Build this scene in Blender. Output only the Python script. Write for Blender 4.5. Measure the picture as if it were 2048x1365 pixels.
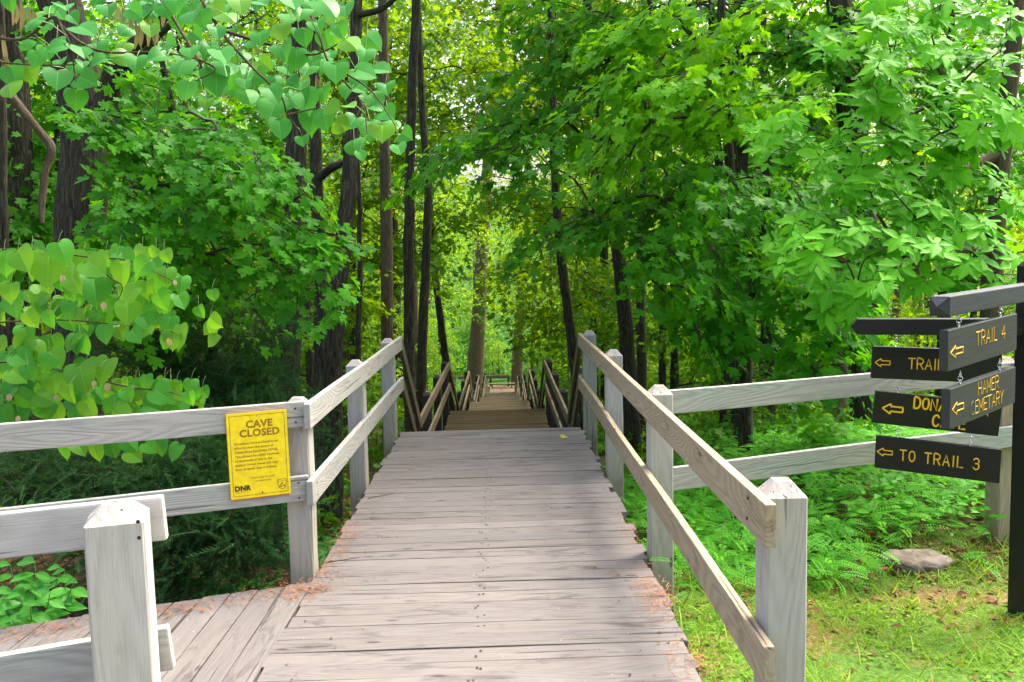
import bpy, bmesh, math, random
import numpy as np
from mathutils import Vector, Matrix

S = bpy.context.scene
for o in list(bpy.data.objects): bpy.data.objects.remove(o)
R = math.radians
rng = np.random.default_rng(7)
random.seed(7)

# ------------------------------------------------------------------ camera
F = 1700.0; W2, H2 = 1024.0, 682.5            # focal length and centre in photo pixels (2048 x 1365)
CAM = Vector((0, 0, 1.85))
c_y = Vector(((1002 - W2) / F, -(525 - H2) / F, -1)).normalized()     # world +Y seen from the camera
up = Vector((-0.0215, 1, 0)); up.z = -(c_y.x * up.x + c_y.y * up.y) / c_y.z; up.normalize()
c_x = c_y.cross(up)
CM = Matrix((c_x, c_y, up))                   # camera axes -> world axes
cam = bpy.data.cameras.new("camera"); cam.sensor_width = 36; cam.lens = 36 * F / 2048
cam.clip_start = 0.05; cam.clip_end = 2000
camo = bpy.data.objects.new("camera", cam); S.collection.objects.link(camo)
m4 = CM.to_4x4(); m4.translation = CAM; camo.matrix_world = m4
S.camera = camo

def at(u, v, Y):
    """world point on the plane y=Y seen at photo pixel (u, v)"""
    d = CM @ Vector(((u - W2) / F, -(v - H2) / F, -1))
    return CAM + d * (Y / d.y)

# ------------------------------------------------------------------ light
SUN_EL, SUN_AZ = 60, 50                       # azimuth clockwise from +Y: high over the wood, ahead and a little right
world = bpy.data.worlds.new("World"); S.world = world; world.use_nodes = True
wn = world.node_tree.nodes; wl = world.node_tree.links
sky = wn.new("ShaderNodeTexSky"); sky.sky_type = 'NISHITA'; sky.sun_disc = False
sky.sun_elevation = R(SUN_EL); sky.sun_rotation = R(SUN_AZ)
sky.air_density = 1.0; sky.dust_density = 9.0; sky.ozone_density = 1.0
wn["Background"].inputs[1].default_value = 0.15
wl.new(sky.outputs[0], wn["Background"].inputs[0])
sl = bpy.data.lights.new("sun", 'SUN'); sl.energy = 1.6; sl.angle = R(20); sl.color = (1, .95, .86)
so = bpy.data.objects.new("sun", sl); S.collection.objects.link(so)
az, el = R(SUN_AZ), R(SUN_EL)
sdir = Vector((math.sin(az) * math.cos(el), math.cos(az) * math.cos(el), math.sin(el)))
so.rotation_euler = sdir.to_track_quat('Z', 'Y').to_euler()
S.view_settings.view_transform = 'Standard'; S.view_settings.look = 'None'
S.view_settings.exposure = 2.0; S.view_settings.gamma = 1
cy = S.cycles
cy.max_bounces = 6; cy.diffuse_bounces = 4; cy.glossy_bounces = 2; cy.transmission_bounces = 5
cy.transparent_max_bounces = 4; cy.use_denoising = True; cy.sample_clamp_indirect = 6
cy.caustics_reflective = False; cy.caustics_refractive = False

# ------------------------------------------------------------------ object helpers
COL = S.collection
def tag(o, label=None, cat=None, group=None, kind=None):
    if label: o["label"] = label
    if cat: o["category"] = cat
    if group: o["group"] = group
    if kind: o["kind"] = kind
    return o
def thing(name, label, cat, loc=(0, 0, 0), rz=0, group=None):
    o = bpy.data.objects.new(name, None); o.empty_display_size = .2
    o.location = loc; o.rotation_euler = (0, 0, rz); COL.objects.link(o)
    return tag(o, label, cat, group)
def link(name, me, parent=None, local=False):
    """an object from a mesh; world-space meshes are re-based to their parent's origin"""
    o = bpy.data.objects.new(name, me); COL.objects.link(o)
    if parent is not None:
        o.parent = parent
        if not local:
            p = parent; M = Matrix.Identity(4)
            while p is not None:
                M = p.matrix_basis @ M; p = p.parent
            o.matrix_basis = M.inverted()
    return o
def dup(root, loc, rz, sc, label=None, group=None):
    r = root.copy(); COL.objects.link(r); r.location = loc; r.rotation_euler = (0, 0, rz); r.scale = (sc, sc, sc)
    if label: r["label"] = label
    if group: r["group"] = group
    for ch in list(root.children):
        c = ch.copy(); COL.objects.link(c); c.parent = r
    return r

class MB:
    """collects vertices, faces and two attributes, then builds ONE mesh"""
    def __init__(s): s.V = []; s.T = []; s.Wd = []; s.L = []; s.Fs = []; s.M = []; s.n = 0
    def add(s, V, faces, tone=None, wood=None, mat=0):
        """faces: an int array (m, k)"""
        V = np.asarray(V, float).reshape(-1, 3); faces = np.asarray(faces, int)
        s.V.append(V)
        s.T.append(np.full(len(V), .5) if tone is None else np.broadcast_to(np.asarray(tone, float), (len(V),)))
        s.Wd.append(V if wood is None else np.asarray(wood, float))
        s.Fs.append(faces + s.n); s.M.append(np.full(len(faces), mat)); s.n += len(V)
    def mesh(s, name, mats, smooth=True):
        me = bpy.data.meshes.new(name)
        if s.n == 0: return me
        V = np.concatenate(s.V)
        me.vertices.add(len(V)); me.vertices.foreach_set("co", V.astype(np.float32).ravel())
        loops = np.concatenate([f.ravel() for f in s.Fs]); sizes = np.concatenate([np.full(len(f), f.shape[1]) for f in s.Fs])
        me.loops.add(len(loops)); me.loops.foreach_set("vertex_index", loops.astype(np.int32))
        me.polygons.add(len(sizes))
        me.polygons.foreach_set("loop_start", np.concatenate([[0], np.cumsum(sizes)[:-1]]).astype(np.int32))
        me.polygons.foreach_set("material_index", np.concatenate(s.M).astype(np.int32))
        me.polygons.foreach_set("use_smooth", np.full(len(sizes), smooth))
        for m in (mats if isinstance(mats, (list, tuple)) else [mats]): me.materials.append(m)
        a = me.attributes.new("tone", 'FLOAT', 'POINT'); a.data.foreach_set("value", np.concatenate(s.T).astype(np.float32))
        a = me.attributes.new("wood", 'FLOAT_VECTOR', 'POINT'); a.data.foreach_set("vector", np.concatenate(s.Wd).astype(np.float32).ravel())
        me.update(calc_edges=True); me.validate()
        return me
    def obj(s, name, mats, parent=None, smooth=True, local=False):
        return link(name, s.mesh(name, mats, smooth), parent, local)

def norm(a): return a / np.maximum(np.linalg.norm(a, axis=-1, keepdims=True), 1e-9)

def tube(mb, pts, rad, n=8, tone=.5, rough=0, mat=0, flat=None):
    P = np.array([tuple(p) for p in pts], float); k = len(P); rad = np.broadcast_to(np.asarray(rad, float), (k,))
    T = norm(np.gradient(P, axis=0))
    ref = np.array([0, 1., 0]) if abs(T[:, 1]).mean() < .8 else np.array([1., 0, 0])
    A = norm(np.cross(T, ref)); B = np.cross(T, A)
    th = np.linspace(0, 2 * math.pi, n, endpoint=False)
    rr = rad[:, None] * (1 + rough * rng.uniform(-1, 1, (k, n)) if rough else np.ones((k, n)))
    off = A[:, None, :] * (rr * np.cos(th))[..., None] + B[:, None, :] * (rr * np.sin(th))[..., None]
    V = (P[:, None, :] + off).reshape(-1, 3)
    L = np.concatenate([[0], np.cumsum(np.linalg.norm(np.diff(P, axis=0), axis=1))])
    wd = np.stack([np.repeat(L, n), np.tile(np.cos(th), k) * np.repeat(rad, n), np.tile(np.sin(th), k) * np.repeat(rad, n)], 1) + P[0]
    i = np.arange(k - 1)[:, None] * n; j = np.arange(n)[None, :]; j2 = (j + 1) % n
    Fq = np.stack([i + j, i + j2, i + n + j2, i + n + j], -1).reshape(-1, 4)
    mb.add(V, Fq, tone, wd, mat)
    mb.add(V[:n], [list(range(n))][0:1], tone, wd[:n], mat); mb.add(V[-n:], [list(range(n))[::-1]], tone, wd[-n:], mat)

def spline(pts, m=6):
    """Catmull-Rom through the points"""
    P = np.array([tuple(p) for p in pts], float)
    if len(P) < 3: return np.linspace(P[0], P[-1], m + 1)
    Q = np.vstack([2 * P[0] - P[1], P, 2 * P[-1] - P[-2]]); out = []
    for i in range(1, len(Q) - 2):
        t = np.linspace(0, 1, m, endpoint=False)[:, None]
        a, b, c, d = Q[i - 1], Q[i], Q[i + 1], Q[i + 2]
        out.append(.5 * (2 * b + (c - a) * t + (2 * a - 5 * b + 4 * c - d) * t ** 2 + (3 * b - a - 3 * c + d) * t ** 3))
    return np.vstack(out + [P[-1:]])

def leaves(mb, tpl, pos, xdir, nrm, size, tone, mat=0):
    TV, TF = tpl; N = len(pos)
    if N == 0: return
    x = norm(np.asarray(xdir, float)); n = np.asarray(nrm, float); n = norm(n - (n * x).sum(1, keepdims=True) * x); y = np.cross(n, x)
    s = np.broadcast_to(np.asarray(size, float), (N,))[:, None, None]
    V = pos[:, None, :] + s * (TV[None, :, 0:1] * x[:, None] + TV[None, :, 1:2] * y[:, None] + TV[None, :, 2:3] * n[:, None])
    Fq = (TF[None] + (np.arange(N) * len(TV))[:, None, None]).reshape(-1, TF.shape[1])
    mb.add(V.reshape(-1, 3), Fq, np.repeat(np.broadcast_to(tone, (N,)), len(TV)), np.tile(TV, (N, 1)), mat)

# ------------------------------------------------------------------ leaf shapes (length along +x from the stalk, unit long)
def fan(outline, centre, fold=.0, curl=0.):
    O = np.array(outline, float); n = len(O)
    V = np.vstack([[centre[0], centre[1], 0], np.c_[O, np.zeros(n)]])
    V[:, 2] = fold * np.abs(V[:, 1]) - curl * V[:, 0] ** 2
    Fc = np.array([[0, 1 + i, 1 + (i + 1) % n] for i in range(n)])
    return V, Fc
def mirror(half):
    """half outline from the tip to the stalk on the +y side -> closed outline"""
    return [(x, y) for x, y in half] + [(x, -y) for x, y in half[::-1] if abs(y) > 1e-6]
MAPLE = fan(mirror([(1, 0), (.86, .07), (.80, .17), (.66, .13), (.60, .14), (.74, .40), (.62, .41), (.60, .50), (.48, .44), (.30, .24),
                    (.24, .46), (.10, .42), (.10, .26), (.0, .12), (.03, 0)]), (.3, 0), .22, .22)
STAR = fan(mirror([(1, 0), (.72, .16), (.62, .13), (.66, .48), (.36, .24), (.18, .42), (0, .08), (.02, 0)]), (.3, 0), .2, .2)
LEAF4 = (np.array([[0, 0, 0], [.45, .26, .06], [1, 0, -.12], [.45, -.26, .06], [.5, 0, 0]]), np.array([[0, 4, 1], [1, 4, 2], [2, 4, 3], [3, 4, 0]]))
def heart_leaf():
    half = [(1, 0), (.92, .05), (.84, .15), (.73, .29), (.58, .42), (.41, .50), (.23, .53), (.06, .50), (-.07, .41), (-.11, .27), (-.06, .10), (0, 0)]
    rows = []
    for f in (1, .62):
        rows.append(np.array([((x - .3) * f + .3 if f < 1 else x, y * f) for x, y in half]))
    # a midrib row, an inner and an outer ring on each side: a leaf that bends smoothly
    k = len(half); V = []; Fc = []
    mid = np.c_[rows[0][:, 0], np.zeros(k)]
    mid[:, 0] = np.clip(mid[:, 0], 0, 1)
    for sgn in (1, -1):
        b = len(V)
        for g, w in ((mid, 0), (mid * .45 + rows[0] * .55, 1), (rows[0], 1)):
            for x, y in g: V.append((x, sgn * y, 0))
        for r in range(2):
            for i in range(k - 1):
                q = [b + r * k + i, b + r * k + i + 1, b + (r + 1) * k + i + 1, b + (r + 1) * k + i]
                if sgn < 0: q = q[::-1]
                Fc += [[q[0], q[1], q[2]], [q[0], q[2], q[3]]]
    return np.array(V, float), np.array(Fc)
HV, HF = heart_leaf()
def heart_bent(fold, curl, wave):
    V = HV.copy()
    V[:, 2] = fold * np.abs(V[:, 1]) - curl * (V[:, 0] - .2) ** 2 + wave * np.sin(V[:, 0] * 7) * np.abs(V[:, 1])
    return V, HF
HEARTS = [heart_bent(.10, .25, .03), heart_bent(.2, .15, .05), heart_bent(-.22, .35, .04), heart_bent(.28, .4, .03)]
ELL = fan(mirror([(1, 0), (.86, .09), (.70, .19), (.5, .25), (.3, .23), (.14, .12), (0, .01)]), (.5, 0), .25, .2)
MITT = fan([(1, 0), (.86, .12), (.68, .19), (.52, .19), (.47, .17), (.62, .36), (.60, .45), (.48, .44), (.3, .24), (.14, .10), (0, .01), (0, -.01), (.14, -.10),
            (.32, -.2), (.5, -.24), (.7, -.19), (.86, -.1)], (.42, 0), .2, .2)
TRI = fan([(1, 0), (.9, .11), (.72, .15), (.55, .12), (.52, .15), (.70, .40), (.64, .47), (.46, .40), (.28, .2), (.12, .07), (0, .01), (0, -.01), (.12, -.07), (.28, -.2),
           (.46, -.40), (.64, -.47), (.70, -.40), (.52, -.15), (.55, -.12), (.72, -.15), (.9, -.11)], (.4, 0), .18, .2)

# ------------------------------------------------------------------ materials
def mat(name):
    m = bpy.data.materials.new(name); m.use_nodes = True
    nt = m.node_tree; return m, nt.nodes, nt.links, nt.nodes["Principled BSDF"]
def nd(n, t, **kw):
    x = n.new(t)
    for k, v in kw.items(): setattr(x, k, v)
    return x
def ramp(n, stops):
    r = n.new("ShaderNodeValToRGB"); e = r.color_ramp.elements
    while len(e) > 1: e.remove(e[-1])
    e[0].position, e[0].color = stops[0][0], (*stops[0][1], 1)
    for p, c in stops[1:]:
        q = e.new(p); q.color = (*c, 1)
    return r
def mix(n, l, fac, a, b, blend='MIX'):
    x = n.new("ShaderNodeMix"); x.data_type = 'RGBA'; x.blend_type = blend
    for sock, val in ((x.inputs[0], fac), (x.inputs[6], a), (x.inputs[7], b)):
        if hasattr(val, "links") or hasattr(val, "is_linked"): l.new(val, sock)
        elif isinstance(val, (int, float)): sock.default_value = val
        else: sock.default_value = (*val, 1)
    return x.outputs[2]
def noise(n, l, vec, scale, detail=2, rough=.5, mapping=None, dist=0):
    if mapping:
        mp = n.new("ShaderNodeMapping"); mp.inputs["Scale"].default_value = mapping; l.new(vec, mp.inputs[0]); vec = mp.outputs[0]
    x = n.new("ShaderNodeTexNoise"); x.inputs["Scale"].default_value = scale; x.inputs["Detail"].default_value = detail
    x.inputs["Roughness"].default_value = rough; x.inputs["Distortion"].default_value = dist
    l.new(vec, x.inputs["Vector"]); return x.outputs[0]
def math_(n, l, op, a, b=None, clamp=False):
    x = n.new("ShaderNodeMath"); x.operation = op; x.use_clamp = clamp
    for i, v in enumerate((a, b)):
        if v is None: continue
        if isinstance(v, (int, float)): x.inputs[i].default_value = v
        else: l.new(v, x.inputs[i])
    return x.outputs[0]

def leaf_mat(name, dark, light, thru, t=.4, rough=.5, spec=.16, veins=None):
    m, n, l, p = mat(name)
    at_ = nd(n, "ShaderNodeAttribute", attribute_name="tone")
    col = ramp(n, [(0, dark), (1, light)]); l.new(at_.outputs["Fac"], col.inputs[0])
    cc = col.outputs[0]
    if veins:
        sp_ = n.new("ShaderNodeSeparateXYZ"); l.new(nd(n, "ShaderNodeAttribute", attribute_name="wood").outputs["Vector"], sp_.inputs[0])
        ay = math_(n, l, 'ABSOLUTE', sp_.outputs[1]); mid = math_(n, l, 'LESS_THAN', ay, .016)
        fr_ = math_(n, l, 'FRACT', math_(n, l, 'MULTIPLY', math_(n, l, 'SUBTRACT', sp_.outputs[0], math_(n, l, 'MULTIPLY', ay, .8)), 6.5)); sv = math_(n, l, 'LESS_THAN', fr_, .10)
        bl = noise(n, l, nd(n, "ShaderNodeTexCoord").outputs["Object"], 22, 3)
        cc = mix(n, l, math_(n, l, 'MULTIPLY', math_(n, l, 'MAXIMUM', mid, math_(n, l, 'MULTIPLY', sv, .55)), veins), cc, tuple(min(1, x * 1.5 + .05) for x in light))
        cc = mix(n, l, math_(n, l, 'MULTIPLY', bl, .35), cc, dark)
    l.new(cc, p.inputs["Base Color"]); p.inputs["Roughness"].default_value = rough; p.inputs["Specular IOR Level"].default_value = spec
    tr = n.new("ShaderNodeBsdfTranslucent")
    c2 = ramp(n, [(0, tuple(x * .75 for x in thru)), (1, tuple(min(1, x * 1.2) for x in thru))]); l.new(at_.outputs["Fac"], c2.inputs[0]); l.new(c2.outputs[0], tr.inputs[0])
    mx = n.new("ShaderNodeMixShader"); mx.inputs[0].default_value = t
    l.new(p.outputs[0], mx.inputs[1]); l.new(tr.outputs[0], mx.inputs[2]); l.new(mx.outputs[0], n["Material Output"].inputs[0])
    return m

M = {}
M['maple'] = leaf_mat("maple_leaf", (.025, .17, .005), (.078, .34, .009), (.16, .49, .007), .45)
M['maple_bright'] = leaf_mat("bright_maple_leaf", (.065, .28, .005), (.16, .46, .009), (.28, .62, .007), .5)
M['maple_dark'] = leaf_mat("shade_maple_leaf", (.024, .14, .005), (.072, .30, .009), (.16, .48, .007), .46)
M['redbud'] = leaf_mat("redbud_leaf", (.028, .21, .032), (.075, .35, .06), (.12, .46, .02), .38, .45, .2, .6)
M['redbud_young'] = leaf_mat("young_redbud_leaf", (.075, .28, .015), (.15, .40, .02), (.24, .50, .02), .45, .4, .4, .6)
M['sassafras'] = leaf_mat("sassafras_leaf", (.065, .33, .010), (.19, .54, .028), (.20, .58, .012), .45, .5, .14, .5)
M['far'] = leaf_mat("woodland_leaf", (.035, .15, .003), (.12, .30, .004), (.32, .52, .003), .5)
M['far2'] = leaf_mat("deep_woodland_leaf", (.020, .12, .004), (.065, .23, .005), (.16, .37, .003), .46)
M['juniper'] = leaf_mat("juniper_needle", (.018, .07, .022), (.055, .15, .045), (.06, .16, .03), .25, .7, .1)
M['vetch'] = leaf_mat("vetch_leaf", (.06, .31, .018), (.15, .50, .03), (.22, .60, .015), .45)
M['grass'] = leaf_mat("grass_blade", (.09, .25, .010), (.31, .46, .03), (.34, .52, .015), .42, .5, .2)
M['creeper'] = leaf_mat("creeper_leaf", (.03, .22, .02), (.09, .38, .03), (.16, .48, .02), .4, .45, .35, .5)
M['litter'] = leaf_mat("dead_leaf", (.06, .03, .015), (.25, .13, .06), (.2, .1, .04), .15, .8, .1)
M['needles'] = leaf_mat("dry_needle", (.26, .10, .04), (.46, .22, .10), (.3, .12, .05), .2, .7, .2)
M['pod'] = leaf_mat("seed_pod", (.22, .19, .06), (.36, .28, .13), (.3, .25, .08), .3, .6, .2)
M['bud'] = leaf_mat("pink_young_leaf", (.45, .30, .20), (.55, .45, .28), (.5, .35, .2), .4, .5, .2)

def bark(name, c0, c1, c2):
    m, n, l, p = mat(name)
    a = nd(n, "ShaderNodeAttribute", attribute_name="wood").outputs["Vector"]
    f = noise(n, l, a, 1, 7, .72, (5, 38, 38), .5)
    g = noise(n, l, a, 1.4, 3)
    r = ramp(n, [(.32, c0), (.52, c1), (.72, c2)]); l.new(f, r.inputs[0])
    moss = ramp(n, [(.55, (0, 0, 0)), (.75, (1, 1, 1))]); l.new(g, moss.inputs[0])
    col = mix(n, l, math_(n, l, 'MULTIPLY', moss.outputs[0], .45), r.outputs[0], (.045, .06, .025))
    l.new(col, p.inputs["Base Color"]); p.inputs["Roughness"].default_value = .9; p.inputs["Specular IOR Level"].default_value = .15
    b = n.new("ShaderNodeBump"); b.inputs["Strength"].default_value = .9; b.inputs["Distance"].default_value = .03
    l.new(f, b.inputs["Height"]); l.new(b.outputs[0], p.inputs["Normal"])
    return m
M['bark'] = bark("dark_bark", (.012, .011, .007), (.055, .049, .034), (.17, .155, .11))
M['bark_pale'] = bark("pale_bark", (.05, .038, .026), (.15, .11, .075), (.25, .19, .13))
M['twig'] = bark("twig_bark", (.05, .04, .025), (.10, .075, .05), (.17, .13, .09))
m, n, l, p = mat("green_twig"); p.inputs["Base Color"].default_value = (.16, .24, .07, 1); p.inputs["Roughness"].default_value = .6; M['stalk'] = m

def wood_mat(name, light, mid, dark, tint, ringk=34, stain=.3, moss=None, speck=False, stretch=1.0, ringw=.42, algae=False, blotmap=(4, 14, 14)):
    m, n, l, p = mat(name)
    a = nd(n, "ShaderNodeAttribute", attribute_name="wood").outputs["Vector"]
    h = noise(n, l, a, 1, 1.2, .4, (.75 * stretch, 6.5, 6.5), .1)              # slow field: its contours are the growth rings
    jit = noise(n, l, a, 1, 3, .5, (9, 90, 90))
    ph = math_(n, l, 'ADD', math_(n, l, 'MULTIPLY', h, ringk * 6.28), math_(n, l, 'MULTIPLY', jit, 2.2))
    ring = math_(n, l, 'POWER', math_(n, l, 'ADD', math_(n, l, 'MULTIPLY', math_(n, l, 'SINE', ph), .5), .5), .8)
    fib = noise(n, l, a, 1, 4, .6, (5, 230, 230))
    fine = noise(n, l, a, 1, 4, .62, (7, 95, 95))
    big = noise(n, l, a, 1, 3, .55, (1.1, 5, 5), .3)
    blot = noise(n, l, a, 1, 6, .68, blotmap, .5)
    r = ramp(n, [(0, dark), (.38, mid), (1, light)])
    l.new(math_(n, l, 'ADD', math_(n, l, 'MULTIPLY', ring, ringw), math_(n, l, 'MULTIPLY', math_(n, l, 'ADD', fib, fine), .5)), r.inputs[0])
    col = r.outputs[0]
    tr = ramp(n, [(.42, (0, 0, 0)), (.66, (1, 1, 1))]); l.new(big, tr.inputs[0])
    col = mix(n, l, math_(n, l, 'MULTIPLY', tr.outputs[0], .55), col, mix(n, l, 1., col, tint, 'MULTIPLY'))
    st = ramp(n, [(.54, (0, 0, 0)), (.68, (1, 1, 1))]); l.new(blot, st.inputs[0])
    col = mix(n, l, math_(n, l, 'MULTIPLY', st.outputs[0], stain), col, mix(n, l, 1., col, (.42, .4, .42), 'MULTIPLY'))
    ck = noise(n, l, a, 1, 3, .55, (1.0, 40, 40), .2)                              # drying cracks along the grain
    cr = ramp(n, [(.305, (1, 1, 1)), (.345, (0, 0, 0))]); l.new(ck, cr.inputs[0])
    col = mix(n, l, math_(n, l, 'MULTIPLY', cr.outputs[0], .7), col, tuple(x * .35 for x in dark))
    kn = n.new("ShaderNodeTexVoronoi"); kn.inputs["Scale"].default_value = 1
    mp = n.new("ShaderNodeMapping"); mp.inputs["Scale"].default_value = (2.2, 7, 7); l.new(a, mp.inputs[0]); l.new(mp.outputs[0], kn.inputs["Vector"])
    kr = ramp(n, [(.05, (1, 1, 1)), (.10, (0, 0, 0))]); l.new(kn.outputs["Distance"], kr.inputs[0])
    col = mix(n, l, math_(n, l, 'MULTIPLY', kr.outputs[0], .75), col, tuple(x * .5 for x in dark))
    if speck:
        sp = n.new("ShaderNodeTexVoronoi"); sp.inputs["Scale"].default_value = 26; l.new(a, sp.inputs["Vector"])
        sr = ramp(n, [(.045, (1, 1, 1)), (.07, (0, 0, 0))]); l.new(sp.outputs["Distance"], sr.inputs[0])
        pick = ramp(n, [(.58, (0, 0, 0)), (.62, (1, 1, 1))]); l.new(noise(n, l, a, 1.3, 2), pick.inputs[0])
        col = mix(n, l, math_(n, l, 'MULTIPLY', sr.outputs[0], pick.outputs[0]), col, (.75, .72, .70))
    at_ = nd(n, "ShaderNodeAttribute", attribute_name="tone")                     # one value a board: boards weather differently
    bt = ramp(n, [(0, (.80, .79, .79)), (1, (1.16, 1.15, 1.15))]); l.new(at_.outputs["Fac"], bt.inputs[0])
    col = mix(n, l, 1., col, bt.outputs[0], 'MULTIPLY')
    if algae:                                                                       # green and ochre stain on the foot of a post
        gp = n.new("ShaderNodeNewGeometry"); sz = n.new("ShaderNodeSeparateXYZ"); l.new(gp.outputs["Position"], sz.inputs[0])
        mr_ = n.new("ShaderNodeMapRange"); mr_.inputs[1].default_value = .62; mr_.inputs[2].default_value = -.05; l.new(math_(n, l, 'ADD', sz.outputs[2], math_(n, l, 'MULTIPLY', big, .3)), mr_.inputs[0])
        col = mix(n, l, math_(n, l, 'MULTIPLY', mr_.outputs[0], .75, True), col, mix(n, l, 1., col, (.68, .66, .42), 'MULTIPLY'))
    if moss:
        mr = ramp(n, [(.45, (0, 0, 0)), (.62, (1, 1, 1))]); l.new(noise(n, l, a, 1, 4, .6, (1.4, 6, 6)), mr.inputs[0])
        col = mix(n, l, math_(n, l, 'MULTIPLY', mr.outputs[0], .6), col, moss)
    l.new(col, p.inputs["Base Color"]); p.inputs["Roughness"].default_value = .82; p.inputs["Specular IOR Level"].default_value = .25
    b = n.new("ShaderNodeBump"); b.inputs["Strength"].default_value = .55; b.inputs["Distance"].default_value = .004
    hh = math_(n, l, 'SUBTRACT', math_(n, l, 'ADD', fib, math_(n, l, 'MULTIPLY', ring, .5)), math_(n, l, 'MULTIPLY', cr.outputs[0], 1.5))
    l.new(hh, b.inputs["Height"]); l.new(b.outputs[0], p.inputs["Normal"])
    return m
M['grey_wood'] = wood_mat("weathered_grey_wood", (.43, .415, .375), (.315, .305, .275), (.11, .106, .094), (.80, .98, .94), 24, .35)
M['post_wood'] = wood_mat("weathered_post_wood", (.50, .478, .44), (.385, .366, .335), (.15, .138, .122), (.90, .93, .80), 12, .3, ringw=.26, algae=True)
M['tan_wood'] = wood_mat("tan_rail_wood", (.42, .35, .24), (.30, .24, .155), (.14, .10, .065), (1.0, .92, .78), 26, .45)
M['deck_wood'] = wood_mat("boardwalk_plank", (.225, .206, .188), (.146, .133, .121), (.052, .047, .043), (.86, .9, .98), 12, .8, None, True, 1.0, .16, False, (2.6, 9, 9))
M['old_deck'] = wood_mat("shaded_mossy_plank", (.060, .035, .012), (.040, .024, .009), (.018, .011, .005), (.8, .85, .7), 20, .6, (.055, .05, .014))  # base colour darkened to stand in for shade on the stairs, moss tint over it
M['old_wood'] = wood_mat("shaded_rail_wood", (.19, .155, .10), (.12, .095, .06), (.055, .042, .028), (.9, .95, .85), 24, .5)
M['dark_wood'] = wood_mat("dark_post_wood", (.075, .065, .06), (.045, .04, .035), (.018, .016, .015), (.9, .95, .9), 20, .5)  # near-black brown for the stair railing posts, bench legs and far fence posts

def painted(name, c, rough=.5, wear=None):
    m, n, l, p = mat(name)
    a = nd(n, "ShaderNodeAttribute", attribute_name="wood").outputs["Vector"]
    f = noise(n, l, a, 1, 4, .6, (4, 150, 150))
    r = ramp(n, [(.3, tuple(x * .6 for x in c)), (.7, tuple(x * 1.3 for x in c))]); l.new(f, r.inputs[0]); col = r.outputs[0]
    if wear:
        w = ramp(n, [(.66, (0, 0, 0)), (.70, (1, 1, 1))]); l.new(noise(n, l, a, 1, 3, .6, (1.2, 40, 40)), w.inputs[0])
        col = mix(n, l, w.outputs[0], col, wear)
    l.new(col, p.inputs["Base Color"]); p.inputs["Roughness"].default_value = rough; p.inputs["Specular IOR Level"].default_value = .4
    b = n.new("ShaderNodeBump"); b.inputs["Strength"].default_value = .35; b.inputs["Distance"].default_value = .002; l.new(f, b.inputs["Height"]); l.new(b.outputs[0], p.inputs["Normal"])
    return m
M['black_post'] = painted("black_painted_post", (.008, .0075, .008), .6, (.12, .06, .03))
M['black_board'] = painted("black_painted_board", (.0055, .005, .006), .5)
M['worn_board'] = painted("faded_black_board", (.030, .036, .040), .55)
M['blue_black'] = painted("faded_black_arm", (.035, .040, .055), .55)
def plain(name, c, rough=.5, metal=0):
    m, n, l, p = mat(name); tc = n.new("ShaderNodeTexCoord")
    r = ramp(n, [(.3, tuple(x * .85 for x in c)), (.7, tuple(min(1, x * 1.1) for x in c))]); l.new(noise(n, l, tc.outputs["Object"], 30, 4), r.inputs[0])
    l.new(r.outputs[0], p.inputs["Base Color"]); p.inputs["Roughness"].default_value = rough; p.inputs["Metallic"].default_value = metal
    return m
M['letter'] = plain("yellow_paint", (.85, .48, .02), .5)
M['letter_bold'] = plain("bold_yellow_paint", (.95, .55, .01), .5)
M['letter_faded'] = plain("faded_yellow_paint", (.22, .17, .06), .6)
M['yellow'] = plain("yellow_sign_face", (.98, .71, .006), .4)
M['sign_edge'] = plain("orange_sign_edge", (.65, .22, .04), .6)
M['ink'] = plain("brown_sign_ink", (.33, .18, .005), .5)
M['ink_faint'] = plain("faint_sign_ink", (.42, .26, .006), .5)
M['ink_black'] = plain("dark_sign_ink", (.05, .045, .01), .5)
M['steel'] = plain("galvanised_steel", (.55, .56, .58), .35, 1)
M['nail'] = plain("rusty_nail", (.03, .022, .018), .7)
m, n, l, p = mat("lichen_stone"); tc = n.new("ShaderNodeTexCoord")
r = ramp(n, [(.3, (.06, .047, .032)), (.5, (.155, .122, .088)), (.7, (.31, .25, .205))]); l.new(noise(n, l, tc.outputs["Object"], 7, 6, .6), r.inputs[0]); l.new(r.outputs[0], p.inputs["Base Color"])
b = n.new("ShaderNodeBump"); b.inputs["Strength"].default_value = .6; b.inputs["Distance"].default_value = .02; l.new(noise(n, l, tc.outputs["Object"], 14, 6), b.inputs["Height"]); l.new(b.outputs[0], p.inputs["Normal"])
p.inputs["Roughness"].default_value = .85; M['stone'] = m

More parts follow.
